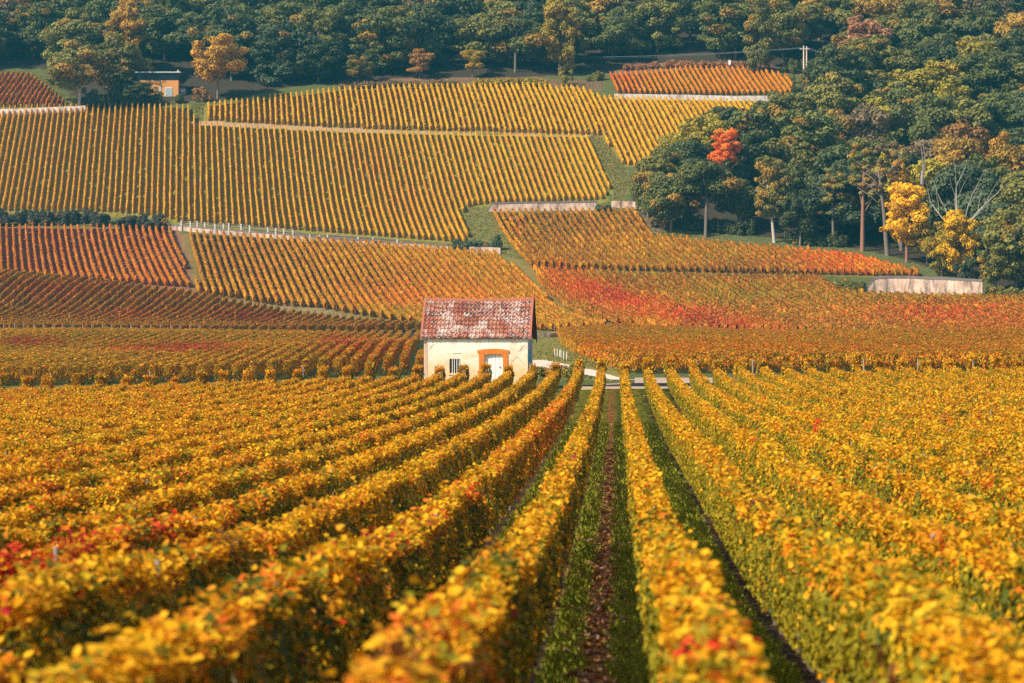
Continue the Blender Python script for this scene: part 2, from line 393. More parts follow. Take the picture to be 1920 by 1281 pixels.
def hedge(p0, p1, n_m, size, w, h, low, weights, r, fine=False, end_tall=0.0, patches=True, keep=None, side_green=0.5, wfun=None, gaps=0.05, jit=0.45, cj=0.10, corr=0.35):
    """leaves of one trained vine row between two plan points. Returns (verts, quads, tint)"""
    p0 = np.array(p0); p1 = np.array(p1)
    L = float(np.linalg.norm(p1 - p0)); u = (p1 - p0) / L; v = np.array([u[1], -u[0]])
    n = int(L * n_m)
    s = r.random(n) * L
    if keep is not None:
        s = keep(s, p0, u, L, r); n = len(s)
        if n == 0: return None
    cell = 0.9
    nn = int(L / cell) + 3
    hv = 1 + 0.045 * r.normal(size=nn); wv = 1 + 0.11 * r.normal(size=nn); vu = r.random(nn); gone = r.random(nn) < gaps
    g = s / cell; gi = g.astype(int); gf = g - gi
    hm = hv[gi] * (1 - gf) + hv[gi + 1] * gf; wm = wv[gi] * (1 - gf) + wv[gi + 1] * gf
    hh = h * hm; ww = w * wm
    hh = np.where(gone[gi], hh * 0.72, hh)
    if end_tall:
        e = np.clip(1 - (L - s) / 0.9, 0, 1); hh = hh + end_tall * np.sqrt(e); ww = ww * (1 + 0.25 * e)
    ht = low + (hh - low) * r.random(n) ** 0.75
    k = r.random(n)
    top = k < 0.30; inner = k > 0.90
    sg = np.where(r.random(n) < 0.5, -1.0, 1.0)
    rel = np.clip((ht - low) / np.maximum(hh - low, 0.1), 0, 1)
    prof = 0.5 * np.sqrt(np.clip(1.12 - rel ** 4, 0.05, 1)) * (0.60 + 0.40 * np.clip(rel * 1.8, 0, 1))
    c = sg * ww * prof * (1 + cj * r.normal(size=n))
    c = np.where(inner, c * r.random(n), c)
    c = np.where(top, (r.random(n) - 0.5) * ww * 0.95, c)
    ht = np.where(top, hh + 0.05 * r.normal(size=n) - 0.35 * np.abs(c / ww) ** 2 * h * 0.3, ht)
    # a few shoots stick out above the trimmed top
    sh = top & (r.random(n) < 0.06)
    ht = np.where(sh, ht + r.random(n) * 0.12, ht)
    xy = p0[None] + s[:, None] * u[None] + c[:, None] * v[None]
    z = ground(xy[:, 0], xy[:, 1])
    cen = np.concatenate([xy, (z + ht)[:, None]], 1)
    nr = np.zeros((n, 3))
    nr[:, :2] = (np.where(top, 0.25 * r.normal(size=n), sg))[:, None] * v[None]
    nr[:, 2] = np.where(top, 1.0, 0.45)
    nr = nr + r.normal(size=(n, 3)) * jit
    sz = size * (0.65 + 0.7 * r.random(n))
    W = np.repeat(np.array(weights, float)[None], n, 0)
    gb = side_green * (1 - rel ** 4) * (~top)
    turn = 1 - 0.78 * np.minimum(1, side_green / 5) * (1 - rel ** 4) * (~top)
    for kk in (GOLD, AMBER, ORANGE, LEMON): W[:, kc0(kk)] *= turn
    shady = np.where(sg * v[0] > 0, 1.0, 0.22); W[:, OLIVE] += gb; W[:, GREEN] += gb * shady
    if patches:
        px, py, D = proj(xy[:, 0], xy[:, 1], z + 0.6)
        for (cx, cy, rx, ry, kc, st) in RED_PATCHES:
            d2 = ((px - cx) / rx) ** 2 + ((py - cy) / ry) ** 2
            W[:, kc] += st * 2.4 * np.exp(-1.3 * d2)
    if wfun is not None: wfun(W, xy, s)
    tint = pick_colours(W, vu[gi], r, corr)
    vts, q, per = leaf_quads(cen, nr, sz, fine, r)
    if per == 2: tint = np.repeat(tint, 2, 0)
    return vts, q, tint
def stake_mesh(mb, x, y, h, rad=0.035, lean=(0, 0)):
    z = float(ground(x, y))
    mb.tube([(x, y, z - 0.1), (x + lean[0], y + lean[1], z + h)], [rad, rad * 0.9], 5)

ORD = lambda k: str(k) + ("th" if 10 <= k % 100 <= 20 else {1: "st", 2: "nd", 3: "rd"}.get(k % 10, "th"))

# ------------------------------------------------------------------ the near vineyard: long rows running away from the camera
Y_END = 126.0
def near_row(i):
    X = 0.42 + 1.2 * i                # i = 0 is the row just right of the brown path, -1 just left of it
    r = np.random.default_rng(1000 + i)
    yend = Y_END - 0.14 * max(0, -X - 6) * 2 + 0.3 * r.normal()
    if X < -3.5 and X > -10.5: yend = min(yend, 125.5)
    # visible part of the row
    px0 = -60 if X < 0 else 1980
    t = (px0 - 960) / F
    a = X * CT - 0; # solve R = t D
    den = (ST - t * CT)
    ystart = 6.0
    if abs(den) > 1e-6:
        yc = -(X * CT + t * X * ST) / den
        if yc > 6: ystart = max(6.0, yc - 15.0)
    parts = []
    left = X < 0
    amber = np.clip(-X / 12, 0, 1)
    w = [1.9, 1.0 + 0.7 * amber, 0.20 + 0.2 * amber, 0.014, 0.012, 0.8, 0.22, 0.08 + 0.06 * amber, 0.4]
    if not left: w = [2.2, 1.0, 0.22, 0.010, 0.006, 1.0, 0.2, 0.06, 0.35]
    def wf(W, xy, s):
        y = xy[:, 1]
        if i == -2:
            e = np.exp(-((y - 70) / 26) ** 2); W[:, ORANGE] += 3.0 * e; W[:, RED] += 0.55 * e; W[:, OLIVE] *= 1 - 0.6 * e
        if i == -4:
            e = np.exp(-((y - 19) / 4.0) ** 2); W[:, RED] += 1.7 * e; W[:, ORANGE] += 2.2 * e; W[:, CRIMSON] += 1.0 * e
        if i == -1:
            e = np.exp(-((y - 11) / 3.0) ** 2); W[:, ORANGE] += 0.7 * e
        if i == 4:
            e = np.exp(-((y - 61) / 0.45) ** 2); W[:, RED] += 30 * e
        if left:
            e = 0.5 + 0.5 * np.sin(y * 0.11 + i * 1.3); W[:, ORANGE] += 0.25 * e * amber
    bands = [(6, 20, 1500, 0.051, True), (20, 34, 1150, 0.054, True), (34, 62, 800, 0.062, False), (62, 130, 520, 0.077, False)]
    for (a0, a1, nm, sz, fine) in bands:
        b0, b1 = max(a0, ystart), min(a1, yend)
        if b1 - b0 < 0.3: continue
        last = b1 == yend
        parts.append(hedge((X, b0), (X, b1), nm, sz, 0.36, 1.04, 0.14, w, r, fine, 0.42 if last else 0.0, False, None, 5.0 if not left else 3.4, wf, 0.03))
    if not parts: return
    parts.append(hedge((X, yend - 1.0), (X + 0.05 * r.normal(), yend + 0.15), 420, 0.11, 0.46, 1.12 if i == -4 else 1.45 + 0.15 * r.normal(), 0.5, w, r, False, 0.0, False, None, 3.0, None, 0.0))
    me = leaf_mesh("vine_row", parts, [M_VINE])
    o = bpy.data.objects.new("vine_row", me); C.objects.link(o)
    side = "hut side of the brown path" if left else "far side of the brown path from the hut"
    k = -i if left else i + 1
    special = {-1: "amber vine row bordering the brown path on the hut side", 0: "yellow vine row bordering the brown path on the side away from the hut",
               -2: "vine row turned orange midway, second from the brown path on the hut side",
               -4: "vine row with a red patch close by, fourth from the path on the hut side",
               4: "yellow vine row with one scarlet leaf tuft, fifth beyond the brown path"}
    tag(o, special.get(i) or f"long {'amber' if left else 'yellow green'} vine row, {ORD(k)} from the path on the {'hut side' if left else 'side opposite the hut'}", "vine row", "long vine rows of the near vineyard")
    # end stake and, for the nearer rows, the woody stems on their wire
    mb = MB(); stake_mesh(mb, X, yend + 0.25, 1.0, 0.04); mb.build("end_stake", M_WOOD, o)
    y = ystart + 2.0 + (i * 2.7) % 5.0
    while y < yend - 3 and -14 < i < 12:
        mb = MB(); stake_mesh(mb, X + 0.04 * r.normal(), y, 1.10, 0.022, (0.02 * r.normal(), 0.02)); mb.build("stake", M_WOOD, o); y += 6.2
    if ystart < 40:
        mb = MB(); y = ystart + 0.4
        while y < min(45, yend):
            z = float(ground(X, y)); dx = r.normal() * 0.04
            mb.tube([(X, y, z - 0.05), (X + dx, y + 0.05, z + 0.3), (X - dx, y + 0.1, z + 0.62), (X + dx, y + 0.35, z + 0.85)], [0.03, 0.026, 0.018, 0.008], 5)
            y += 0.95
        ye = min(45, yend); ys = np.linspace(ystart + 0.4, ye, 14)
        for hw in (0.6, 0.85): mb.tube([(X, yy, float(ground(X, yy)) + hw) for yy in ys], [0.006] * 14, 4)
        mb.build("trellis", M_BARK, o)
for i in range(-31, 23):
    near_row(i)

# grass in the aisles and fallen leaves on the trodden strip
def near_ground_cover():
    r = np.random.default_rng(5)
    cs = []
    for i in range(-4, 4):
        xc = 0.42 + 1.2 * i + 0.6
        for (a, b, d) in [(8, 22, 520), (22, 45, 260), (45, 90, 110)]:
            n = int((b - a) * 0.8 * d)
            x = xc + (r.random(n) - 0.5) * 0.84; y = a + (b - a) * r.random(n)
            if i == -1: 
                k = np.abs(x + 0.18) > 0.115 + 0.03 * np.sin(y * 2.1)
                k |= r.random(n) < 0.06
                x, y = x[k], y[k]
            px, py, D = proj(x, y, ground(x, y))
            k = (px > -100) & (px < 2020)
            cs.append(np.stack([x[k], y[k]], 1))
    xy = np.concatenate(cs); n = len(xy)
    z = ground(xy[:, 0], xy[:, 1])
    hgt = (0.035 + 0.07 * r.random(n)) * (1 + 0.6 * np.sin(xy[:, 0] * 5 + xy[:, 1] * 3))
    an = r.random(n) * 6.283; wd_ = 0.006 + 0.010 * r.random(n) + xy[:, 1] * 0.0002
    ax = np.stack([np.cos(an), np.sin(an)], 1)
    b0 = np.concatenate([xy - ax * wd_[:, None], z[:, None] - 0.01], 1); b1 = np.concatenate([xy + ax * wd_[:, None], z[:, None] - 0.01], 1)
    ln = r.normal(size=(n, 2)) * 0.035
    t1 = np.concatenate([xy + ln + ax * wd_[:, None] * 0.25, (z + hgt)[:, None]], 1); t0 = np.concatenate([xy + ln - ax * wd_[:, None] * 0.25, (z + hgt)[:, None]], 1)
    v = np.stack([b0, b1, t1, t0], 1).reshape(-1, 3); q = np.arange(n * 4).reshape(-1, 4)
    base = np.array([(0.27, 0.30, 0.022), (0.33, 0.32, 0.028), (0.20, 0.25, 0.022), (0.42, 0.32, 0.06)])[r.choice(4, n, p=[.45, .25, .22, .08])]
    me = leaf_mesh("grass", [(v, q, base * (0.8 + 0.4 * r.random((n, 1))))], [M_GRASS])
    o = bpy.data.objects.new("grass", me); C.objects.link(o)
    tag(o, "short green grass between the near vine rows", "grass", kind='stuff')
    n = 2600
    y = 8 + 62 * r.random(n) ** 1.5; x = -0.18 + 0.10 * r.normal(size=n)
    far = r.random(n) < 0.15; x = np.where(far, -0.18 + (r.random(n) - .5) * 1.0, x)
    cen = np.stack([x, y, ground(x, y) + 0.012 + 0.015 * r.random(n)], 1)
    nr = np.stack([0.35 * r.normal(size=n), 0.35 * r.normal(size=n), np.ones(n)], 1)
    v, q, per = leaf_quads(cen, nr, 0.055 + 0.05 * r.random(n), True, r)
    colr = np.array([(0.36, 0.17, 0.07), (0.22, 0.09, 0.04), (0.45, 0.22, 0.04), (0.5, 0.3, 0.16)])[r.choice(4, n, p=[.35, .3, .2, .15])]
    me = leaf_mesh("fallen_leaves", [(v, q, np.repeat(colr, 2, 0))], [M_GRASS])
    o = bpy.data.objects.new("fallen_leaves", me); C.objects.link(o)
    tag(o, "brown fallen vine leaves on the trodden soil strip", "leaves", kind='stuff')
near_ground_cover()

# ------------------------------------------------------------------ vine parcels of the plain and the slope
def az(x0): return math.atan((x0 - 1156) / F)
#        gold amber orange red crim olive green brown lemon
PARCELS = [
    dict(key="broad", az=az(338), w=[3.4, 1.3, 0.22, 0.01, 0.0, 0.12, 0.02, 0.02, 1.3], sg=.12, width=0.3, h=1.12, zone="broad golden slope", ref="the stone wall lane",
         poly=[(-70,207),(352,205),(372,237),(640,250),(1106,261),(1147,350),(1132,378),(912,385),(868,392),(880,458),(640,440),(332,420),(312,410),(210,400),(-70,396)]),
    dict(key="red", az=az(-35), w=[0.35, 1.3, 1.8, 0.30, 0.03, 0.4, 0.15, 0.8, 0.0], sg=.15, width=0.34, h=1.10, zone="red parcel under the hedge", ref="the amber parcel",
         poly=[(-70,426),(225,430),(328,434),(340,470),(363,556),(375,570),(-70,560)]),
    dict(key="amber", az=az(155), w=[0.9, 1.3, 0.7, 0.08, 0.02, 0.7, 0.4, 0.5, 0.0], sg=.3, width=0.4, h=1.12, zone="amber parcel below the post fence", ref="the red parcel",
         poly=[(347,441),(640,458),(840,473),(935,482),(1010,545),(1058,592),(1150,616),(1040,622),(800,611),(690,596),(600,580),(480,570),(440,561),(374,556)]),
    dict(key="upper", az=az(409), w=[3.4, 0.8, 0.08, 0.005, 0.0, 0.25, 0.04, 0.02, 2.0], sg=.15, width=0.4, h=1.12, zone="upper yellow parcel", ref="",
         poly=[(386,200),(520,184),(640,172),(760,166),(1000,164),(1090,169),(1128,186),(1436,196),(1410,230),(1330,285),(1240,325),(1165,311),(1128,256),(900,250),(640,242),(382,229)]),
    dict(key="top", az=az(600), w=[0.8, 2.0, 1.8, 0.10, 0.0, 0.1, 0.03, 0.04, 0.1], sg=.1, width=0.38, h=1.12, zone="small orange parcel by the power pole", ref="",
         poly=[(1142,143),(1290,131),(1420,132),(1488,150),(1484,180),(1152,178)]),
    dict(key="west", az=az(830), w=[0.1, 0.6, 1.3, 0.3, 0.1, 0.4, 0.3, 0.9, 0.0], sg=.2, width=0.4, h=1.1, zone="brown parcel beside the orange house", ref="",
         poly=[(-70,140),(55,142),(100,175),(128,203),(-70,203)]),
    dict(key="walled", az=az(250), w=[0.35, 1.0, 0.7, 0.16, 0.05, 0.9, 0.5, 0.85, 0.0], sg=.35, width=0.36, h=1.15, zone="parcel under the pale terrace wall", ref="the grass lane",
         poly=[(922,402),(1110,401),(1192,398),(1222,445),(1330,458),(1480,472),(1600,484),(1742,521),(1540,517),(1240,511),(1080,507),(990,502)]),
    dict(key="lower", az=az(250), w=[0.2, 0.9, 0.8, 0.18, 0.05, 0.9, 0.6, 0.95, 0.0], sg=.35, width=0.36, h=1.15, zone="", ref="",
         poly=[(992,506),(1080,512),(1240,520),(1540,526),(1585,552),(1640,560),(1980,568),(1980,634),(1300,624),(1180,614),(1070,592)]),
    dict(key="plain", az=az(250), w=[0.5, 1.1, 0.8, 0.06, 0.02, 1.0, 0.6, 0.5, 0.0], sg=.4, width=0.48, h=1.2, zone="orange parcel on the flat beyond the near rows", ref="the hut",
         poly=[(1046,630),(1180,622),(1300,630),(1980,640),(1980,700),(1190,702),(1120,690),(1075,668)]),
    dict(key="dark", az=math.radians(4.0), w=[0.7, 1.2, 0.7, 0.10, 0.05, 0.9, 0.6, 0.35, 0.0], sg=.9, width=0.34, h=1.2, zone="dark striped parcel behind the hut", ref="the hut",
         poly=[(-70,514),(95,526),(200,540),(350,560),(500,580),(640,600),(790,624),(800,630),(640,631),(-70,629)], stakes=True),
    dict(key="flat", az=math.radians(-4.3), w=[0.9, 0.9, 0.35, 0.05, 0.04, 1.1, 0.8, 0.3, 0.1], sg=.5, width=0.48, h=1.2, zone="olive parcel beside the hut", ref="the hut",
         poly=[(-70,635),(640,637),(785,638),(790,690),(788,704),(640,708),(400,718),(-70,726)]),
]
SP = 1.15
def parcel_rows(P):
    poly = [gp(x, y) for x, y in P['poly']]
    if P['key'] == 'dark':   # its upper edge follows the crest of the little knoll
        poly = [tuple(unproj(x, d)) for x, d in [(-70, 374), (95, 374), (200, 373), (350, 371), (500, 362), (640, 349), (790, 335), (800, 328), (640, 327), (-70, 327)]]
    if P['key'] == 'red':
        poly = [gp(*p) for p in [(-70,426),(225,430),(328,434),(340,470),(358,545)]] + [tuple(unproj(x, d)) for x, d in [(366, 379), (200, 380), (-70, 381)]]
    P['plan'] = poly
    a = P['az']; u = np.array([math.sin(a), math.cos(a)]); v = np.array([u[1], -u[0]])
    pts = np.array(poly)
    o = pts @ v; rows = []
    SPK = 1.32 if P['key'] == 'dark' else SP
    k0, k1 = math.ceil(o.min() / SPK), math.floor(o.max() / SPK)
    for k in range(k0, k1 + 1):
        off = k * SPK; ts = []
        for i in range(len(poly)):
            p, q = pts[i], pts[(i + 1) % len(poly)]
            a0, a1 = p @ v - off, q @ v - off
            if (a0 > 0) != (a1 > 0):
                t = a0 / (a0 - a1); ts.append(float((p + (q - p) * t) @ u))
        ts.sort()
        for j in range(0, len(ts) - 1, 2):
            if ts[j + 1] - ts[j] > 2.5:
                rows.append((off, u * ts[j] + v * off, u * ts[j + 1] + v * off))
    return rows
all_rows = []
for P in PARCELS:
    rows = parcel_rows(P)
    rows.sort(key=lambda r: r[0])
    for rank, (off, a, b) in enumerate(rows):
        m = (a + b) / 2
        _, _, D = proj(m[0], m[1], 0)
        za, zb = float(ground(*a)), float(ground(*b))
        xa, ya, da = proj(a[0], a[1], za); xb, yb, db = proj(b[0], b[1], zb)
        # length of the row that falls inside the frame
        ts = np.linspace(0, 1, 24); X = a[0] + (b[0] - a[0]) * ts; Y = a[1] + (b[1] - a[1]) * ts
        px, py, dd = proj(X, Y, ground(X, Y))
        vis = ((px > 0) & (px < 1920)).mean()
        if ((px > -45) & (px < 1965)).sum() == 0: continue
        area = math.hypot(xb - xa, yb - ya) * vis * (F / D) * 0.5 + (1 if P['key'] in ('broad', 'red', 'amber') else 0) * 1e-6
        all_rows.append(dict(P=P, a=a, b=b, D=float(D), area=area * (1.6 if P['key'] in ('broad', 'red', 'dark') else 1.0), rank=rank, n=len(rows), x=float(px.mean())))
all_rows.sort(key=lambda r: -r['area'])
N_NEAR = 54
chosen = all_rows[:298 - N_NEAR]; rest = all_rows[298 - N_NEAR:]
print("hill rows", len(all_rows), "single", len(chosen))
DENS = {'flat': 105, 'plain': 110, 'dark': 36, 'lower': 52, 'walled': 44, 'amber': 36, 'red': 28}
LSZ = {'flat': 0.18, 'plain': 0.17, 'dark': 0.21, 'lower': 0.22}
def row_core(a, b, w, h, low, weights, r, sg, rag=1.0):
    """inner foliage body of a far row: a lumpy strip, coloured vine by vine like its leaves"""
    L = float(np.linalg.norm(b - a)); u = (b - a) / L; v = np.array([u[1], -u[0]])
    n = max(3, int(L / 0.8)); s = np.linspace(0, L, n + 1)
    miss = (r.random(n + 1) < 0.03 * rag)
    hh = h * (1 + 0.06 * rag * r.normal(size=n + 1)) * np.where(miss, 0.55, 1) - 0.06; ww = w * np.clip(1 + 0.2 * rag * r.normal(size=n + 1), 0.35, 1.9) * 0.92 * np.where(miss, 0.6, 1)
    wob = np.interp(s, np.arange(0, L + 6, 5.0), 0.05 * r.normal(size=len(np.arange(0, L + 6, 5.0))))
    cs = [(-0.42, 0), (-0.5, 0.5), (-0.34, 0.93), (0.0, 1.0), (0.34, 0.93), (0.5, 0.5), (0.42, 0)]
    V = np.zeros((n + 1, 7, 3))
    for k, (c, t) in enumerate(cs):
        xy = a[None] + u[None] * s[:, None] + v[None] * (wob + ww * c + 0.03 * r.normal(size=n + 1))[:, None]
        V[:, k, :2] = xy; V[:, k, 2] = ground(xy[:, 0], xy[:, 1]) + low + (hh - low) * t + 0.02 * r.normal(size=n + 1)
    i = np.arange(n)[:, None] * 7; k = np.arange(6)[None]
    q = np.stack([i + k, i + k + 1, i + k + 8, i + k + 7], -1).reshape(-1, 4)
    W = np.repeat(np.array(weights, float)[None], n * 6, 0)
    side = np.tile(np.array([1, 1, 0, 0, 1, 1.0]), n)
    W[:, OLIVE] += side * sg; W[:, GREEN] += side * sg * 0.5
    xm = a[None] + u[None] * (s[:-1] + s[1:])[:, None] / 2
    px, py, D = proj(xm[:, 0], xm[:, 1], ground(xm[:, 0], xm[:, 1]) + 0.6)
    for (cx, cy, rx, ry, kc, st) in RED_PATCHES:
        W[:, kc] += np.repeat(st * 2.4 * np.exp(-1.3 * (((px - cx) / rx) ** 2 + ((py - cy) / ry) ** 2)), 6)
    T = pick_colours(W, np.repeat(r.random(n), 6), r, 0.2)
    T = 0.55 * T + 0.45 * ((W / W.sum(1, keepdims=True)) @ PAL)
    ok = np.repeat((px > -45) & (px < 1965), 6)
    return V.reshape(-1, 3), q[ok], T[ok]
def row_part(R, seed):
    P = R['P']; r = np.random.default_rng(seed)
    j = r.normal(size=2) * 0.25
    d = (R['b'] - R['a']) / np.linalg.norm(R['b'] - R['a'])
    a, b = R['a'] + d * abs(j[0]), R['b'] - d * abs(j[1])
    def keep(s, p0, u, L, rr):
        x = p0[0] + u[0] * s; y = p0[1] + u[1] * s
        px, _, _ = proj(x, y, 0)
        return s[(px > -45) & (px < 1965)]
    k = P['key']
    wts = np.array(P['w']) * np.exp(0.18 * r.normal(size=9))
    rag = {'amber': 1.9, 'walled': 2.2, 'lower': 2.4, 'red': 1.6, 'upper': 1.4, 'west': 1.8, 'dark': 1.2}.get(k, 1.0)
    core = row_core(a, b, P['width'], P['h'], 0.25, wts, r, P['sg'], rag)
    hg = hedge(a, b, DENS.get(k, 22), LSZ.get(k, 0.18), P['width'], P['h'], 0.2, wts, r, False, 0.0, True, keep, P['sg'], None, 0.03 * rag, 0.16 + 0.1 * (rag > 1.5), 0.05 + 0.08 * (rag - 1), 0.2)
    if hg is None: return None, a, b
    if k in ('plain', 'flat'): return [hg], a, b
    return [hg, core], a, b
DESC = {'broad': "golden", 'red': "red orange", 'amber': "amber", 'upper': "yellow", 'top': "orange", 'west': "brown", 'walled': "mixed amber", 'lower': "russet", 'plain': "orange brown", 'dark': "dark green and russet", 'flat': "olive and gold"}
REFS = {'broad': "from the grass lane by the oaks", 'red': "from the amber parcel next to it", 'amber': "from the red parcel next to it", 'upper': "from the short grass ramp by the house",
        'top': "from the power pole", 'west': "from the orange house", 'walled': "from the grass lane", 'lower': "from the grass lane's foot", 'plain': "from the hut", 'dark': "from the hut", 'flat': "from the hut"}
ZONE = {'broad': "on the broad steep slope", 'red': "under the dark hedge", 'amber': "below the post fence", 'upper': "on the uppermost yellow parcel", 'top': "above the white wall", 'west': "above the white wall end",
        'walled': "under the terrace wall", 'lower': "below the thin green strip", 'plain': "on the flat beyond the near rows", 'dark': "on the little knoll", 'flat': "on the flat beside the hut"}
FROM_HIGH = {'broad', 'red', 'dark', 'flat', 'top', 'west'}
per = {}
for R in chosen: per.setdefault(R['P']['key'], []).append(R)
for key, rs in per.items():
    rs.sort(key=lambda R: R['rank'], reverse=key in FROM_HIGH)
    for q, R in enumerate(rs):
        n_seen = (R['n'] - R['rank']) if key in FROM_HIGH else R['rank'] + 1
        part, a, b = row_part(R, 20000 + hash(key) % 1 + R['rank'] * 13 + len(key) * 977)
        if part is None: continue
        me = leaf_mesh("vine_row", part, [M_VINE])
        o = bpy.data.objects.new("vine_row", me); C.objects.link(o)
        tag(o, f"{DESC[key]} vine row {ZONE[key]}, {ORD(n_seen)} {REFS[key]}", "vine row", "vine rows " + ZONE[key])
        if R['P'].get('stakes') or R['rank'] % 3 == 0:
            d = (b - a) / np.linalg.norm(b - a)
            mb = MB(); stake_mesh(mb, a[0] - d[0] * 0.6, a[1] - d[1] * 0.6, 1.35 if R['P'].get('stakes') else 0.9, 0.06 if R['P'].get('stakes') else 0.045)
            mb.build("end_stake", M_WOOD, o)
parts = []
for q, R in enumerate(rest):
    p, a, b = row_part(R, 50000 + q)
    if p is not None: parts += p
me = leaf_mesh("distant_vine_rows", parts, [M_VINE])
o = bpy.data.objects.new("distant_vine_rows", me); C.objects.link(o)
tag(o, "further autumn vine rows of the plain and upper slopes", "vine rows", kind='stuff')

# ------------------------------------------------------------------ hut in the vineyard
def lime_wall():
    m, nt, b = mat_new("old_lime_render")
    tc = N(nt, "ShaderNodeTexCoord")
    n1 = N(nt, "ShaderNodeTexNoise"); n1.inputs["Scale"].default_value = 1.1; n1.inputs["Detail"].default_value = 8; n1.inputs["Roughness"].default_value = 0.65
    nt.links.new(tc.outputs["Object"], n1.inputs["Vector"])
    r1 = N(nt, "ShaderNodeValToRGB"); e = r1.color_ramp.elements
    e[0].position = 0.36; e[0].color = (0.66, 0.48, 0.35, 1); e[1].position = 0.50; e[1].color = (0.84, 0.75, 0.61, 1)
    x = r1.color_ramp.elements.new(0.66); x.color = (0.88, 0.82, 0.72, 1)
    nt.links.new(n1.outputs["Fac"], r1.inputs[0])
    # ochre splash-back staining near the foot of the wall
    sx = N(nt, "ShaderNodeSeparateXYZ"); nt.links.new(tc.outputs["Object"], sx.inputs[0])
    n2 = N(nt, "ShaderNodeTexNoise"); n2.inputs["Scale"].default_value = 0.9; n2.inputs["Detail"].default_value = 5
    nt.links.new(tc.outputs["Object"], n2.inputs["Vector"])
    ad = N(nt, "ShaderNodeMath", operation='MULTIPLY_ADD'); ad.inputs[1].default_value = 1.6; nt.links.new(n2.outputs["Fac"], ad.inputs[0])
    nz = N(nt, "ShaderNodeMath", operation='MULTIPLY'); nz.inputs[1].default_value = -1.0; nt.links.new(sx.outputs[2], nz.inputs[0]); nt.links.new(nz.outputs[0], ad.inputs[2])
    r2 = N(nt, "ShaderNodeMapRange"); r2.inputs["From Min"].default_value = -1.9; r2.inputs["From Max"].default_value = 0.45; nt.links.new(ad.outputs[0], r2.inputs["Value"])
    mx = N(nt, "ShaderNodeMixRGB"); nt.links.new(r2.outputs[0], mx.inputs[0]); nt.links.new(r1.outputs[0], mx.inputs[1]); mx.inputs[2].default_value = (0.72, 0.46, 0.17, 1)
    # dark speckles where the render has fallen
    n3 = N(nt, "ShaderNodeTexNoise"); n3.inputs["Scale"].default_value = 5; n3.inputs["Detail"].default_value = 10; n3.inputs["Roughness"].default_value = 0.75
    nt.links.new(tc.outputs["Object"], n3.inputs["Vector"])
    r3 = N(nt, "ShaderNodeMapRange"); r3.inputs["From Min"].default_value = 0.58; r3.inputs["From Max"].default_value = 0.72; nt.links.new(n3.outputs["Fac"], r3.inputs["Value"])
    m2 = N(nt, "ShaderNodeMixRGB"); nt.links.new(r3.outputs[0], m2.inputs[0]); nt.links.new(mx.outputs[0], m2.inputs[1]); m2.inputs[2].default_value = (0.36, 0.26, 0.18, 1)
    nt.links.new(m2.outputs[0], b.inputs["Base Color"])
    bp = N(nt, "ShaderNodeBump"); bp.inputs["Strength"].default_value = 0.5; bp.inputs["Distance"].default_value = 0.02
    nt.links.new(n3.outputs["Fac"], bp.inputs["Height"]); nt.links.new(bp.outputs[0], b.inputs["Normal"])
    b.inputs["Roughness"].default_value = 0.9; b.inputs["Specular IOR Level"].default_value = 0.15
    return m
def tile_material():
    m, nt, b = mat_new("clay_tile_with_lichen")
    at = N(nt, "ShaderNodeAttribute"); at.attribute_name = "tint"
    tc = N(nt, "ShaderNodeTexCoord")
    n1 = N(nt, "ShaderNodeTexNoise"); n1.inputs["Scale"].default_value = 0.75; n1.inputs["Detail"].default_value = 3
    n2 = N(nt, "ShaderNodeTexNoise"); n2.inputs["Scale"].default_value = 12.0; n2.inputs["Detail"].default_value = 4
    for n in (n1, n2): nt.links.new(tc.outputs["Object"], n.inputs["Vector"])
    ad = N(nt, "ShaderNodeMath", operation='MULTIPLY_ADD'); ad.inputs[1].default_value = 0.75; nt.links.new(n1.outputs["Fac"], ad.inputs[0]); nt.links.new(n2.outputs["Fac"], ad.inputs[2])
    mr = N(nt, "ShaderNodeMapRange"); mr.inputs["From Min"].default_value = 0.93; mr.inputs["From Max"].default_value = 1.06; nt.links.new(ad.outputs[0], mr.inputs["Value"])
    mx = N(nt, "ShaderNodeMixRGB"); nt.links.new(mr.outputs[0], mx.inputs[0]); nt.links.new(at.outputs["Color"], mx.inputs[1]); mx.inputs[2].default_value = (0.56, 0.45, 0.385, 1)
    nt.links.new(mx.outputs[0], b.inputs["Base Color"]); b.inputs["Roughness"].default_value = 0.85; b.inputs["Specular IOR Level"].default_value = 0.2
    return m
M_TILE = tile_material()
M_LIME = lime_wall()
M_BRICK = plain("painted_brick", (0.72, 0.20, 0.022), 0.8, 0.22, 9.0, 0.3)
M_DOOR = plain("white_door_paint", (0.80, 0.77, 0.70), 0.6, 0.12, 3.0, 0.1)
M_BLUE = plain("blue_paint", (0.06, 0.36, 0.48), 0.6, 0.3, 4.0, 0.1)
M_IRON = plain("dark_iron", (0.05, 0.045, 0.04), 0.7, 0.3, 12.0)
M_BAR = plain("pale_bar", (0.72, 0.66, 0.58), 0.6, 0.15, 9.0)
M_DARK = plain("dark_window_void", (0.03, 0.025, 0.02), 0.4, 0.3, 6.0)
M_GREYWALL = plain("grey_side_render", (0.42, 0.38, 0.36), 0.9, 0.3, 2.0, 0.3)
M_ROOFDARK = plain("roof_underside_boards", (0.06, 0.045, 0.035), 0.9, 0.3, 4.0)

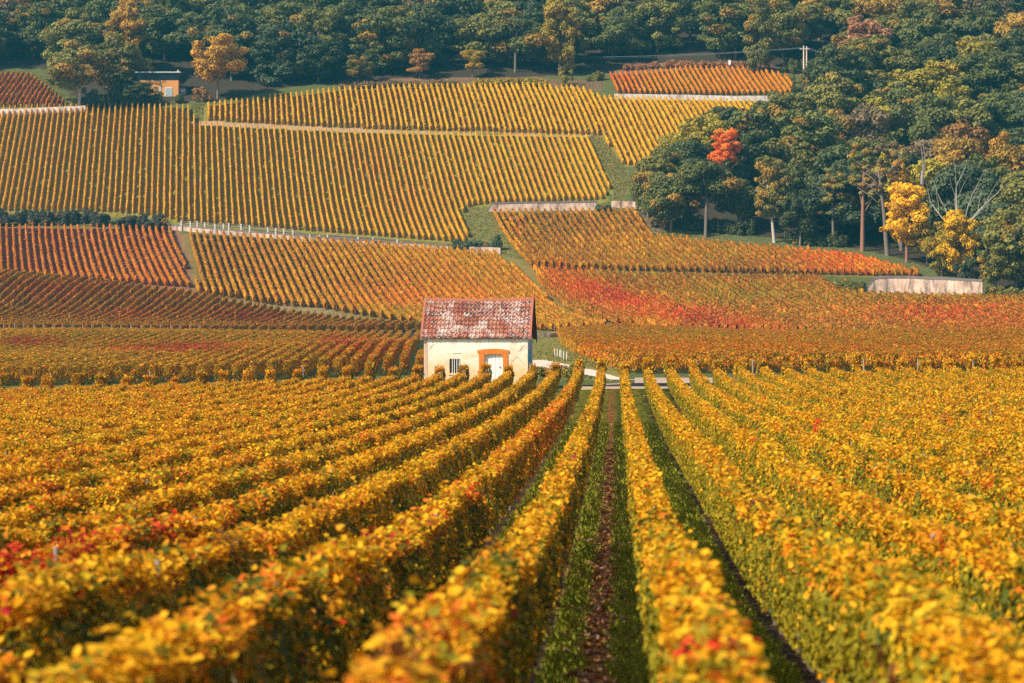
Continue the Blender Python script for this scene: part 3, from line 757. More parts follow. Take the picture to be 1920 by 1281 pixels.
M_TIE = plain("rusty_tie", (0.20, 0.14, 0.10), 0.8, 0.3, 12.0)
def build_hut():
    D0 = 130.0
    px_l, px_r = 795.0, 990.0
    W = (px_r - px_l) * D0 / F
    xl, yl = unproj(px_l, D0); xr, yr = unproj(px_r, D0)
    zb = float(ground((xl + xr) / 2, yl)) - 0.05
    rz = YAW - math.radians(4.1)
    root = empty("hut", (xl, yl, zb), rz)
    tag(root, "small white vineyard hut with tiled roof and orange brick door surround", "hut")
    s = D0 / F
    zz = lambda py: (640.5 - py) * s - zb          # height above the hut base of a pixel row on the front wall
    xx = lambda px: (px - px_l) * s
    He = zz(630.0); dep = 4.1; Hr = (640.5 - 563.5) * (D0 + dep / 2) / F - zb
    # front wall is modelled round its openings
    dx0, dx1, dz1 = xx(908.5), xx(943.3), zz(663.5)
    wx0, wx1, wz0, wz1 = xx(843.0), xx(863.5), zz(700.0), zz(672.8)
    mb = MB(); T = 0.35
    mb.box(0, wx0, 0, T, 0, He); mb.box(wx0, wx1, 0, T, 0, wz0); mb.box(wx0, wx1, 0, T, wz1, He)
    mb.box(wx1, dx0, 0, T, 0, He); mb.box(dx0, dx1, 0, T, dz1, He); mb.box(dx1, W, 0, T, 0, He)
    mb.box(0, W, dep - T, dep, 0, He)
    mb.prism([(T, 0), (dep - T, 0), (dep - T, He - 0.003), (dep - 0.02, He - 0.003), (dep / 2, Hr - 0.12), (0.02, He - 0.003), (T, He - 0.003)], 0, 1)  # placeholder outline, turned below
    k = len(mb.v) - 14
    side = [tuple(v) for v in mb.v[k:]]
    mb.v[k:] = [(0.0 if v[1] == 0 else T, v[0], v[2]) for v in side]
    nfix = len(mb.f)
    wall = mb.build("wall", M_LIME, root)
    mb = MB(); g = [(T, 0), (dep - T, 0), (dep - T, He - 0.003), (dep - 0.02, He - 0.003), (dep / 2, Hr - 0.12), (0.02, He - 0.003), (T, He - 0.003)]
    mb.add([(W - T, y, z) for y, z in g] + [(W, y, z) for y, z in g], [tuple(range(7)), tuple(range(13, 6, -1))] + [(i, (i + 1) % 7, (i + 1) % 7 + 7, i + 7) for i in range(7)])
    mb.build("gable_wall", M_GREYWALL, root)
    # corner quoin strip of bare pinkish stone
    mb = MB(); mb.box(0.02, 0.19, -0.012, 0.0, 0.0, He - 0.02); mb.build("quoin", plain("pink_stone", (0.60, 0.38, 0.27), 0.9, 0.25, 3.0, 0.3), root)
    # roof
    ov, vg = 0.15, 0.10
    sl = (Hr - He) / (dep / 2)
    rng2 = random.Random(3)
    V, Fc, T_ = [], [], []
    nx, ny = 27, 9
    tw = (W + 2 * vg) / nx
    palette = [(0.29, 0.085, 0.05), (0.33, 0.11, 0.06), (0.24, 0.07, 0.045), (0.38, 0.15, 0.08), (0.22, 0.07, 0.05), (0.13, 0.06, 0.05), (0.50, 0.36, 0.29), (0.44, 0.27, 0.20)]
    for front in (True, False):
        y_e = -ov; z_e = He - ov * sl
        for j in range(ny):
            t0, t1 = j / ny, (j + 1.12) / ny
            for i in range(nx):
                c = rng2.choices(palette, [5, 4, 3, 2, 2, 1, 1.3, 1.3])[0]
                lift = 0.10 + rng2.uniform(-0.008, 0.012); jit = rng2.uniform(-0.012, 0.012)
                x0 = -vg + i * tw
                prof = [(0.02, 0.03), (0.16, 0.055), (0.32, 0.055), (0.46, 0.02), (0.75, 0.0), (0.99, 0.012)]
                base = len(V)
                for (t, lf) in ((t0, lift), (min(t1, 1.0), 0.03)):
                    for fx, fz in prof:
                        yy = y_e + (dep / 2 + ov) * t + (jit if t == t0 else 0); z = z_e + (Hr - z_e) * t + lf + fz
                        if not front: yy = dep - yy
                        V.append((x0 + fx * tw, yy, z))
                for fx, fz in prof:        # front lip of the tile
                    yy = y_e + (dep / 2 + ov) * t0 + jit; z = z_e + (Hr - z_e) * t0 + fz - 0.015
                    if not front: yy = dep - yy
                    V.append((x0 + fx * tw, yy, z))
                for q in range(5):
                    f1 = (base + q, base + q + 1, base + 7 + q, base + 6 + q); f2 = (base + 12 + q, base + 13 + q, base + q + 1, base + q)
                    Fc += [f1, f2] if front else [f1[::-1], f2[::-1]]
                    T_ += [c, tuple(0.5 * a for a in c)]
    sag = lambda x: 0.055 * math.sin(math.pi * min(max((x + vg) / (W + 2 * vg), 0), 1)) + 0.012 * math.sin(x * 3.1)
    V = [(x, y, z - sag(x) * min(1, max(0, (z - He) / (Hr - He)) + 0.25)) for x, y, z in V]
    roof = mesh_obj("roof", V, Fc, M_TILE, root)
    at = roof.data.attributes.new("tint", 'FLOAT_COLOR', 'FACE')
    at.data.foreach_set("color", [a for c in T_ for a in (*c, 1.0)])
    M_RIDGE = plain("ridge_clay", (0.36, 0.12, 0.07), 0.85, 0.3, 6.0)
    mb = MB()
    for i in range(14):
        x0 = -vg + i * (W + 2 * vg) / 14; x1 = x0 + (W + 2 * vg) / 14 + 0.02
        out = [(-0.13, -0.09), (-0.10, 0.03), (0, 0.085), (0.10, 0.03), (0.13, -0.09)]
        b0 = [(x0, dep / 2 + a, Hr + 0.07 + z - sag(x0)) for a, z in out]; b1 = [(x1, dep / 2 + a, Hr + 0.055 + z - sag(x1)) for a, z in out]
        mb.add(b0 + b1, [(q, q + 1, q + 6, q + 5) for q in range(4)] + [(0, 4, 3, 2, 1)])
    mb.build("ridge_cap", M_RIDGE, roof)
    for xa in (-vg - 0.10, W + vg - 0.02):       # verge tiles down both gable edges
        for sgn in (0, 1):
            mb = MB()
            pts = [(-ov - 0.03, He - ov * sl - 0.06), (dep / 2, Hr - 0.02), (dep / 2, Hr + 0.17), (-ov - 0.03, He - ov * sl + 0.13)]
            if sgn: pts = [(dep - y, z) for y, z in pts]
            mb.add([(xa, y, z) for y, z in pts] + [(xa + 0.12, y, z) for y, z in pts], [(0, 1, 2, 3), (7, 6, 5, 4), (0, 4, 5, 1), (1, 5, 6, 2), (2, 6, 7, 3), (3, 7, 4, 0)])
            mb.build("verge", M_RIDGE, roof)
    mb = MB()       # boarded soffit under the tiles
    for sgn in (0, 1):
        pts = [(-ov, He - ov * sl), (dep / 2, Hr), (dep / 2, Hr + 0.02), (-ov, He - ov * sl + 0.02)]
        if sgn: pts = [(dep - y, z) for y, z in pts]
        x0, x1 = -vg, W + vg + 0.06 * sgn
        mb.add([(x0, y, z) for y, z in pts] + [(x1, y, z) for y, z in pts], [(0, 1, 2, 3), (7, 6, 5, 4), (0, 4, 5, 1), (1, 5, 6, 2), (2, 6, 7, 3), (3, 7, 4, 0)])
    mb.build("soffit", M_ROOFDARK, roof)
    # dark barge board on the rear half of the gable, hanging a little proud
    mb = MB(); xa = W + vg + 0.10
    pts = [(dep / 2, Hr - 0.12), (dep + ov + .05, He - ov * sl - 0.22), (dep + ov + .05, He - ov * sl + 0.10), (dep / 2, Hr + 0.14)]
    mb.add([(xa, y, z) for y, z in pts] + [(xa + 0.05, y, z) for y, z in pts], [(0, 1, 2, 3), (7, 6, 5, 4), (0, 4, 5, 1), (1, 5, 6, 2), (2, 6, 7, 3), (3, 7, 4, 0)])
    mb.build("barge_board", M_ROOFDARK, roof)
    # brick surround with segmental arch and ears
    mb = MB(); jx0, jx1 = xx(898.6), xx(952.4); ja = xx(895.5); jb = xx(955)
    zt = zz(661.5)
    def bricks(x0, x1, z0, z1, h=0.075):
        z = z0; k = 0
        while z < z1 - 0.01:
            e = min(z + h - 0.008, z1); o = 0.018 if k % 2 else 0.0
            mb.box(x0 - (o if x0 < dx0 else 0), x1 + (o if x1 > dx1 else 0), -0.035 - 0.004 * (k % 3), 0.05, z, e); z += h; k += 1
    bricks(jx0, dx0, 0, zt); bricks(dx1, jx1, 0, zt)
    bricks(xx(896), jx0 - 0.003, zz(700), zz(694.5))
    nb = 26
    for i in range(nb):
        a0, a1 = i / nb, (i + 0.9) / nb
        xm0, xm1 = ja + (jb - ja) * a0, ja + (jb - ja) * a1
        bulge = 0.085 * (1 - (2 * (a0 + a1) / 2 - 1) ** 2)
        lo = zt - 0.015 if (xm0 < dx0 - .02 or xm1 > dx1 + .02) else dz1 - 0.06 + 0.06 * (1 - (2 * (xm0 - dx0) / (dx1 - dx0) - 1) ** 2)
        mb.box(xm0, xm1, -0.045 - 0.004 * (i % 2), 0.05, max(lo, dz1 - 0.06), zz(656.8) + bulge)
    mb.build("door_surround", M_BRICK, root)
    mb = MB()
    nbd = 5
    for i in range(nbd):
        a = dx0 + (dx1 - dx0) * i / nbd; b_ = dx0 + (dx1 - dx0) * (i + 1) / nbd - 0.008
        mb.box(a + 0.003, b_, 0.10, 0.14, 0.02, dz1 - 0.003)
    door = mb.build("door", M_DOOR, root)
    mb = MB(); mb.box(dx1 - 0.17, dx1 - 0.13, 0.06, 0.10, zz(690), zz(687)); mb.build("handle", M_IRON, door)
    # barred window
    fr = MB(); e = 0.035
    fr.box(wx0, wx1, 0.06, 0.12, wz1 - e, wz1); fr.box(wx0, wx1, 0.06, 0.12, wz0, wz0 + e); fr.box(wx0, wx0 + e, 0.06, 0.12, wz0 + e, wz1 - e); fr.box(wx1 - e, wx1, 0.06, 0.12, wz0 + e, wz1 - e)
    win = fr.build("window", plain("window_frame_wood", (0.30, 0.22, 0.16), 0.8, 0.2, 9.0), root)
    mb = MB(); mb.box(wx0 + e, wx1 - e, 0.14, 0.16, wz0 + e, wz1 - e); mb.build("pane", M_DARK, win)
    for fx in (0.26, 0.46, 0.68, 0.90):
        x = wx0 + (wx1 - wx0) * fx; mb = MB(); mb.tube([(x, 0.03, wz0), (x, 0.03, wz1)], [0.024, 0.024], 6); mb.build("bar", M_BAR, win)
    mb = MB(); mb.box(wx0 - 0.05, wx1 + 0.05, -0.05, 0.06, wz0 - 0.09, wz0 - 0.003); mb.build("sill", M_LIME, win)
    mb = MB(); mb.box(xx(849), xx(864), -0.03, 0.0, zz(662.5), zz(661)); mb.build("ledge", M_LIME, root)
    # iron wall ties
    for (cx, cy, ang) in ((808.6, 650.3, 0.86), (978.5, 652, 0.95)):
        for a, ln in ((ang, 0.22), (ang + 1.7, 0.07)):
            x, z = xx(cx), zz(cy); mb = MB()
            mb.tube([(x - math.cos(a) * ln, -0.02, z - math.sin(a) * ln), (x + math.cos(a) * ln, -0.02, z + math.sin(a) * ln)], [0.006, 0.006], 5)
            mb.build("wall_tie", M_TIE, root)
    # cracks in the render
    mb = MB(); mb.tube([(xx(959), -0.004, zz(680)), (xx(970.5), -0.004, zz(668.5)), (xx(985), -0.004, zz(685.5))], [0.008, 0.011, 0.008], 4); mb.build("crack", plain("crack", (0.28, 0.22, 0.17)), root)
    mb = MB(); mb.tube([(xx(968), -0.004, zz(659.5)), (xx(974), -0.004, zz(658)), (xx(977), -0.004, zz(655))], [0.007, 0.008, 0.006], 4); mb.build("crack", plain("crack_edge", (0.34, 0.27, 0.2)), root)
    # blue door in the gable end
    mb = MB(); mb.box(W + 0.003, W + 0.05, 0.10, 1.9, 0.1, zz(660)); bd = mb.build("side_door", M_BLUE, root)
    bd['label'] = "blue boarded door in the gable end"
build_hut()

# ------------------------------------------------------------------ walls
def stone_material(name, lo, hi, stain, scale=1.0):
    m, nt, b = mat_new(name)
    tc = N(nt, "ShaderNodeTexCoord"); mp = N(nt, "ShaderNodeMapping"); nt.links.new(tc.outputs["Object"], mp.inputs[0])
    n0 = N(nt, "ShaderNodeTexNoise"); n0.inputs["Scale"].default_value = 0.9 * scale; n0.inputs["Detail"].default_value = 8; n0.inputs["Roughness"].default_value = 0.7
    nt.links.new(tc.outputs["Object"], n0.inputs["Vector"])
    br = N(nt, "ShaderNodeMixRGB"); br.inputs[1].default_value = (*[c * 0.8 for c in lo], 1); br.inputs[2].default_value = (*hi, 1)
    m0 = N(nt, "ShaderNodeMapRange"); m0.inputs["From Min"].default_value = 0.32; m0.inputs["From Max"].default_value = 0.62; nt.links.new(n0.outputs["Fac"], m0.inputs["Value"]); nt.links.new(m0.outputs[0], br.inputs[0])
    mp.inputs["Scale"].default_value = (0.9, 0.9, 0.22)
    no = N(nt, "ShaderNodeTexNoise"); no.inputs["Scale"].default_value = 1.0; no.inputs["Detail"].default_value = 9; no.inputs["Roughness"].default_value = 0.7
    nt.links.new(mp.outputs[0], no.inputs["Vector"])
    mr = N(nt, "ShaderNodeMapRange"); mr.inputs["From Min"].default_value = 0.44; mr.inputs["From Max"].default_value = 0.64; nt.links.new(no.outputs["Fac"], mr.inputs["Value"])
    mx = N(nt, "ShaderNodeMixRGB"); nt.links.new(mr.outputs[0], mx.inputs[0]); nt.links.new(br.outputs[0], mx.inputs[1]); mx.inputs[2].default_value = (*stain, 1)
    nt.links.new(mx.outputs[0], b.inputs["Base Color"]); b.inputs["Roughness"].default_value = 0.92; b.inputs["Specular IOR Level"].default_value = 0.15
    bp = N(nt, "ShaderNodeBump"); bp.inputs["Strength"].default_value = 1.0; bp.inputs["Distance"].default_value = 0.18
    nt.links.new(no.outputs["Fac"], bp.inputs["Height"]); nt.links.new(bp.outputs[0], b.inputs["Normal"])
    return m
M_PINKSTONE = stone_material("pink_limestone", (0.70, 0.45, 0.32), (0.78, 0.55, 0.41), (0.17, 0.12, 0.105))
M_WHITESTONE = stone_material("white_limestone", (0.74, 0.64, 0.56), (0.80, 0.72, 0.64), (0.34, 0.27, 0.24))
M_COPING = plain("weathered_coping", (0.17, 0.14, 0.13), 0.95, 0.4, 2.0, 0.4)
def stone_wall(label, pts, h, thick, mat, coping=None, taper_a=0.0, taper_b=0.0, cop_h=0.18, name="stone_wall"):
    """wall along ground points of the photograph; follows the terrain in short lengths"""
    P = [np.array(gp(x, y)) for x, y in pts]
    fine = []
    for a, b in zip(P[:-1], P[1:]):
        n = max(2, int(np.linalg.norm(b - a) / 0.8))
        fine += [a + (b - a) * k / n for k in range(n)]
    fine.append(P[-1])
    fine = np.array(fine); o0 = fine[0]
    d = np.gradient(fine, axis=0); d /= np.linalg.norm(d, axis=1)[:, None]
    nv = np.stack([-d[:, 1], d[:, 0]], 1)
    if np.mean(nv[:, 1]) < 0: nv = -nv       # towards the hill
    zg = ground(fine[:, 0], fine[:, 1]); z0 = float(zg[0])
    rr = np.random.default_rng(int(abs(o0[0] * 10)) + 3)
    s = np.linspace(0, 1, len(fine))
    hh = h * (1 + 0.02 * np.cumsum(rr.normal(size=len(fine))) / math.sqrt(len(fine)) + 0.008 * rr.normal(size=len(fine)))
    hh = hh * np.clip(s / max(taper_a, 1e-6), 0.06, 1) if taper_a else hh
    hh = hh * np.clip((1 - s) / max(taper_b, 1e-6), 0.06, 1) if taper_b else hh
    root = empty(name, (float(o0[0]), float(o0[1]), z0)) if coping else None
    def strip(nm, lo, hi, f0, f1, m):
        V = []; Fq = []
        for i in range(len(fine)):
            for (off, z) in ((f0, lo[i]), (f0, hi[i]), (f1, hi[i]), (f1, lo[i])):
                p = fine[i] + nv[i] * off - o0
                V.append((p[0], p[1], z - z0))
        for i in range(len(fine) - 1):
            for k in range(4):
                Fq.append((4 * i + k, 4 * i + (k + 1) % 4, 4 * i + 4 + (k + 1) % 4, 4 * i + 4 + k))
        Fq += [(0, 1, 2, 3), tuple(4 * (len(fine) - 1) + k for k in (3, 2, 1, 0))]
        ob = mesh_obj(nm, V, Fq, m, root)
        return ob
    body = strip("wall" if coping else name, zg - 0.6, zg + hh, 0.0, thick, mat)
    if coping:
        strip("coping", zg + hh + 0.003, zg + hh + cop_h, -0.06, thick + 0.06, coping)
        tag(root, label, "wall"); return root
    body.location = (float(o0[0]), float(o0[1]), z0)
    return tag(body, label, "wall")
stone_wall("big pale streaked retaining wall below the yellow trees", [(1618, 553), (1700, 553), (1775, 556), (1842, 559)], 2.5, 0.6, M_PINKSTONE, M_COPING, 0.10, 0, 0.40)
stone_wall("pale terrace wall with dark streaks under the broad golden slope", [(914, 398), (1000, 397), (1120, 396)], 1.5, 0.5, M_PINKSTONE, M_COPING, 0.04, 0, 0.32)
stone_wall("short pink end of the terrace wall beside the oaks", [(1146, 391), (1185, 391), (1212, 397)], 1.25, 0.5, M_PINKSTONE)
stone_wall("white wall under the small orange parcel by the power pole", [(1152, 187), (1290, 189), (1380, 190), (1442, 190)], 1.15, 0.5, M_WHITESTONE)
stone_wall("white wall crossing in front of the brown parcel by the house", [(-60, 219), (40, 217), (160, 211)], 1.35, 0.5, M_WHITESTONE)
stone_wall("long low pink wall under the post fence", [(318, 432), (400, 439), (520, 449), (640, 459), (840, 471)], 0.8, 0.5, M_PINKSTONE, M_COPING, 0, 0, 0.25)
stone_wall("short pink wall under the dark bramble by the grass lane", [(880, 475), (912, 476), (938, 477)], 1.1, 0.5, M_PINKSTONE)
stone_wall("low pink wall behind the hut at the top of the grass", [(1003, 634), (1030, 633), (1052, 631)], 0.55, 0.4, M_PINKSTONE)
stone_wall("white stone steps edging beside the dark shrub", [(1562, 536), (1576, 545), (1588, 556)], 0.45, 0.5, M_WHITESTONE, name="stone_steps")

for q, (x, y, lab) in enumerate([(1013, 707, "scraggly vine bush just past the hut's blue door"), (1043, 708, "scraggly vine bush between two row ends by the track"), (1077, 710, "low vine bush where the track meets the row ends")]):
    VINE_BUSHES = globals().setdefault("VINE_BUSHES", []); VINE_BUSHES.append((x, y, lab))
def post_fence():
    xs = [341, 358, 371, 385, 404, 420, 430, 453, 469, 503, 518, 533, 550, 582, 600, 615, 672, 700, 745]
    a = gp(341, 436)
    root = empty("post_fence", (a[0], a[1], float(ground(*a))))
    tag(root, "row of pale posts with dark rails along the pink wall", "fence")
    M_POST = plain("pale_concrete_post", (0.56, 0.50, 0.46), 0.9, 0.2, 5.0)
    M_RAIL = plain("dark_rail", (0.14, 0.115, 0.12), 0.9, 0.3, 5.0)
    prev = None; rr = random.Random(4)
    for i, x in enumerate(xs):
        y = np.interp(x, [318, 400, 520, 640, 840], [430, 437, 447, 457, 469])
        p = gp(x, y); z = float(ground(*p)); h = 1.85 if x < 560 else 1.25
        h *= rr.uniform(0.88, 1.08)
        q = Vector((p[0] - a[0], p[1] - a[1], z - root.location.z))
        mb = MB(); w = 0.13
        mb.box(q.x - w, q.x + w, q.y - 0.75, q.y - 0.55, q.z - 0.3, q.z + h); mb.build("post", M_POST, root)
        if prev is not None:
            for k in (0.68, 0.92):
                mb = MB(); b0 = prev[0] + Vector((0.13, -0.5, prev[1] * k)); b1 = q + Vector((-0.13, -0.5, h * k))
                mb.tube([b0, (b0 + b1) / 2 - Vector((0, 0, 0.04)), b1], [0.085, 0.085, 0.085], 4); mb.build("rail", M_RAIL, root)
        prev = (q, h)
post_fence()

# white track behind the hut and the stone-kerbed drain at the end of the near rows
def strip_sheet(name, pts, widths, mat, lift=0.03, kind='structure', label=None):
    P = [np.array(gp(x, y)) for x, y in pts]
    V, Fq = [], []
    n = 14; L = []
    for a, b, wa, wb in zip(P[:-1], P[1:], widths[:-1], widths[1:]):
        for k in range(n): L.append((a + (b - a) * k / n, wa + (wb - wa) * k / n))
    L.append((P[-1], widths[-1]))
    pts_ = np.array([l[0] for l in L]); d = np.gradient(pts_, axis=0); d /= np.linalg.norm(d, axis=1)[:, None]
    nv = np.stack([-d[:, 1], d[:, 0]], 1)
    m = 5
    rr = np.random.default_rng(9)
    for i in range(len(L)):
        w = L[i][1] * (1 + 0.11 * rr.normal())
        for k in range(m):
            p = pts_[i] + nv[i] * w * (k / (m - 1) - 0.5)
            V.append((p[0], p[1], float(ground(p[0], p[1])) + lift))
    for i in range(len(L) - 1):
        for k in range(m - 1):
            Fq.append((i * m + k, i * m + k + 1, (i + 1) * m + k + 1, (i + 1) * m + k))
    o = mesh_obj(name, V, Fq, mat)
    return tag(o, label, kind=kind)
M_TRACK = plain("white_limestone_track", (0.60, 0.47, 0.36), 0.95, 0.18, 1.5, 0.3)
strip_sheet("track", [(985, 677), (1020, 684), (1060, 691), (1095, 698), (1125, 705), (1160, 713), (1300, 716)], [3.2, 2.8, 2.4, 1.9, 1.3, 0.8, 0.6], M_TRACK, 0.04, label="white limestone track")
M_KERB = plain("pink_concrete", (0.55, 0.40, 0.31), 0.9, 0.2, 3.0, 0.2)
def drain():
    X0, X1 = -1.9, 9.5
    z = float(ground(2.5, 129))
    root = empty("drainage_channel", (X0, 127.8, z))
    tag(root, "pink concrete drainage channel across the end of the path", "channel")
    L = X1 - X0
    mb = MB(); mb.box(0, L, 0, 0.22, -0.4, 0.07); mb.build("kerb", M_KERB, root)
    mb = MB(); mb.box(2.9, L, 2.6, 2.95, -0.5, 0.50); mb.build("kerb", M_KERB, root)
    mb = MB(); mb.box(2.7, L, 2.3, 2.597, -0.5, 0.22); mb.build("channel_wall", plain("blue_black_concrete", (0.03, 0.03, 0.042), 0.5, 0.3, 2.0), root)  # blue-black face along the front of the rear kerb
    mb = MB(); mb.tube([(0.9, 0.5, 0.10), (2.2, 2.2, 0.16)], [0.09, 0.09], 5); mb.build("edging", M_KERB, root)
drain()
for q, (x, y) in enumerate([(1041, 668), (1045, 670), (1049, 671), (1053, 673), (1057, 674), (1062, 676)]):
    p = gp(x, y); mb = MB(); z = float(ground(*p))
    mb.tube([(0, 0, -0.2), (0.04 * (q % 3 - 1), 0, 0.55 + 0.06 * (q % 2)), (0.05 * (q % 3 - 1), 0, 0.64 + 0.06 * (q % 2))], [0.055, 0.05, 0.02], 6)
    o = mb.build("wooden_stake", plain("bleached_stake", (0.62, 0.54, 0.46), 0.9, 0.2, 8.0), None); o.location = (p[0], p[1], z)
    tag(o, f"bleached wooden stake at the grass edge, {ORD(q + 1)} from the hut", "stake", "stakes at the grass edge by the hut")

# ------------------------------------------------------------------ orange house on the hill
def orange_house():
    D0 = to_cam(*gp(305, 192))[1] + 4
    s = D0 / F
    xl, yl = unproj(262, D0)
    zb = float(ground(xl, yl)) - 0.6
    root = empty("orange_house", (xl, yl, zb), YAW)
    tag(root, "small orange house with a flat dark roof among trees", "house")
    xx = lambda px: (px - 262) * s
    zz = lambda py: (640.5 - py) * s - zb
    W = xx(334.5)
    M_OR = plain("orange_render", (0.66, 0.29, 0.085), 0.85, 0.15, 0.6, 0.2)
    M_FAS = plain("blue_black_fascia", (0.03, 0.045, 0.06), 0.6, 0.3, 1.0)
    M_EDGE = plain("pale_roof_edge", (0.55, 0.52, 0.48), 0.7, 0.1, 2.0)
    mb = MB(); mb.box(0, W, 0, 7, -1, zz(146)); mb.build("wall", M_OR, root)
    mb = MB()
    a, b = xx(268), xx(334.8); c, d = xx(273), xx(339); zl, zh = zz(150.3), zz(137.2)
    mb.add([(a - 1, -0.05, zl), (b, -0.05, zl), (b + .1, 7.3, zl), (a - 1, 7.3, zl), (a - 1.4, -0.75, zh), (d, -0.75, zh), (d + .9, 7.8, zh), (a - 1.4, 7.8, zh)],
           [(0, 3, 2, 1), (4, 5, 6, 7), (0, 1, 5, 4), (1, 2, 6, 5), (2, 3, 7, 6), (3, 0, 4, 7)])
    roof = mb.build("roof", M_FAS, root)
    mb = MB(); mb.box(a - 1.5, d + 0.05, -0.85, 7.9, zh + 0.003, zz(135.3)); mb.build("roof_edge", M_EDGE, roof)
    mb = MB(); cx = xx(331); mb.box(cx - 0.22, cx + 0.22, 2.0, 2.45, zz(135.3), zz(131.5)); mb.box(cx - 0.13, cx + 0.13, 2.08, 2.37, zz(131.5) + .002, zz(129)); mb.build("chimney", plain("chimney_clay", (0.6, 0.42, 0.34)), roof)
    mb = MB(); mb.box(xx(309), xx(323.5), -0.08, -0.003, zz(181), zz(164)); win = mb.build("window", plain("white_window_frame", (0.72, 0.66, 0.60), 0.6, 0.1), root)
    mb = MB(); mb.box(xx(310.2), xx(316), -0.11, -0.083, zz(180), zz(165.2)); mb.box(xx(316.8), xx(322.5), -0.11, -0.083, zz(180), zz(165.2)); mb.build("pane", plain("bluish_glass", (0.36, 0.42, 0.42), 0.15, 0.2), win)
    mb = MB(); mb.box(xx(298), xx(302), -0.06, -0.003, zz(172), zz(163)); mb.build("window", plain("small_window", (0.45, 0.5, 0.5), 0.3, 0.1), root)
    mb = MB(); mb.box(W + 0.02, xx(346), 1.5, 5, -1, zz(163)); an = mb.build("annex", plain("grey_annex", (0.24, 0.2, 0.2), 0.9, 0.2), root)
    mb = MB(); mb.box(W + 0.3, xx(345), 1.42, 1.497, zz(172), zz(166)); mb.build("window", plain("annex_window", (0.5, 0.42, 0.42), 0.3, 0.1), an)
    mb = MB(); mb.box(W + .02, xx(350), 1.2, 5.2, zz(162.7), zz(160)); mb.build("annex_roof", M_FAS, an)
orange_house()

# ------------------------------------------------------------------ power line
def power_line():
    M_POLE = plain("pale_pole", (0.66, 0.52, 0.42), 0.9, 0.2, 3.0)
    M_CABLE = plain("cable", (0.20, 0.23, 0.24), 0.5, 0.05, 3.0)
    tops = {}
    for (key, pts, top, lab, dd) in (("a", [(1507, 146), (1512.5, 146)], 86, "pair of pale poles standing at the corner of the orange parcel", 0), ("b", [(184.5, 118)], 46, "power pole rising from the trees above the orange house", 0), ("c", [(12, 104)], 39, "power pole among dark trees above the brown parcel", 0)):
        p0 = gp(*pts[0]); z0 = float(ground(*p0))
        root = empty("power_pole", (p0[0], p0[1], z0)); tag(root, lab, "power pole")
        D = to_cam(*p0)[1]; H = (640.5 - top) * D / F - z0
        for k, q in enumerate(pts):
            x, y = unproj(q[0], D); mb = MB()
            mb.tube([(x - p0[0], y - p0[1], -0.5), (x - p0[0], y - p0[1], H * (1 - 0.02 * k))], [0.19, 0.13], 8); mb.build("pole", M_POLE, root)
        mb = MB(); mb.box(-0.9, 1.3, -0.08, 0.08, H - 0.75, H - 0.6); mb.build("crossarm", M_POLE, root)
        for ox in (-0.8, 0.2, 1.15):
            mb = MB(); mb.tube([(ox, 0, H - 0.6), (ox, 0, H - 0.4)], [0.05, 0.07], 6); mb.build("insulator", M_IRON, root)
        tops[key] = (Vector(p0 + (z0 + H - 0.4,)), D)
    xe, ye = unproj(2060, 500); end = Vector((xe, ye, (640.5 - 168) * 500 / F))
    xs_, ys_ = unproj(-160, 545); start = Vector((xs_, ys_, (640.5 - 62) * 545 / F))
    spans = [(tops["b"][0], tops["a"][0], 4.2, "between the paired poles and the pole by the house"), (tops["a"][0], end, 2.0, "running from the paired poles over the wood"), (start, tops["c"][0], 1.2, "leaving the scene beyond the last pole"), (tops["c"][0], tops["b"][0], 1.6, "between the two poles above the house")]
    nm = ["uphill", "middle", "downhill"]
    for a, b, sag, lab in spans:
        for k, ox in enumerate((-0.8, 0.2, 1.15)):
            mb = MB(); pts = []
            for t in np.linspace(0, 1, 28):
                p = a.lerp(b, t) + Vector((ox, 0.25 * k, -0.55 * (k == 1) * math.sin(math.pi * t))); p.z -= sag * 4 * t * (1 - t); pts.append(p)
            mb.tube(pts, [0.021] * len(pts), 4)
            o = mb.build("power_cable", M_CABLE, None); tag(o, f"{nm[k]} power cable of three, {lab}", "cable", "power cables")
power_line()
p = gp(1368, 130); mb = MB(); mb.box(-0.28, 0.28, -0.05, 0.05, 0.55, 1.5); root = empty("marker_board", (p[0], p[1], float(ground(*p)) + 0.4))
tag(root, "small white board standing above the orange parcel", "board"); mb.build("board", plain("white_board", (0.8, 0.78, 0.74)), root)
mb = MB(); mb.tube([(0, 0, -0.6), (0, 0, 0.547)], [0.05, 0.05], 6); mb.build("stand", M_WOOD, root)

# ------------------------------------------------------------------ trees
def blob_leaves(blobs, n_each, size, r, flat=0.75, jit=0.5):
    cs, ns, ts = [], [], []
    for (c, rad) in blobs:
        n = max(8, int(n_each * (rad / 0.2) ** 2)) if n_each > 0 else -n_each
        d = norm(r.normal(size=(n, 3)) + np.array([0, 0, 0.25]))
        p = np.array(c) + d * rad * np.array([1, 1, flat]) * (0.55 + 0.55 * r.random((n, 1)) ** 0.5)
        cs.append(p); ns.append(d + r.normal(size=(n, 3)) * jit + np.array([0, 0, 0.35]))
        b = r.random()
        ts.append(np.stack([r.random(n) * 0.55 + 0.45 * r.random(), np.full(n, b), p[:, 2].clip(0, 1)], 1))
    cen, nr, tn = np.concatenate(cs), np.concatenate(ns), np.concatenate(ts)
    v, q, _ = leaf_quads(cen, nr, size * (0.6 + 0.8 * r.random(len(cen))), False, r)
    return v, q, tn
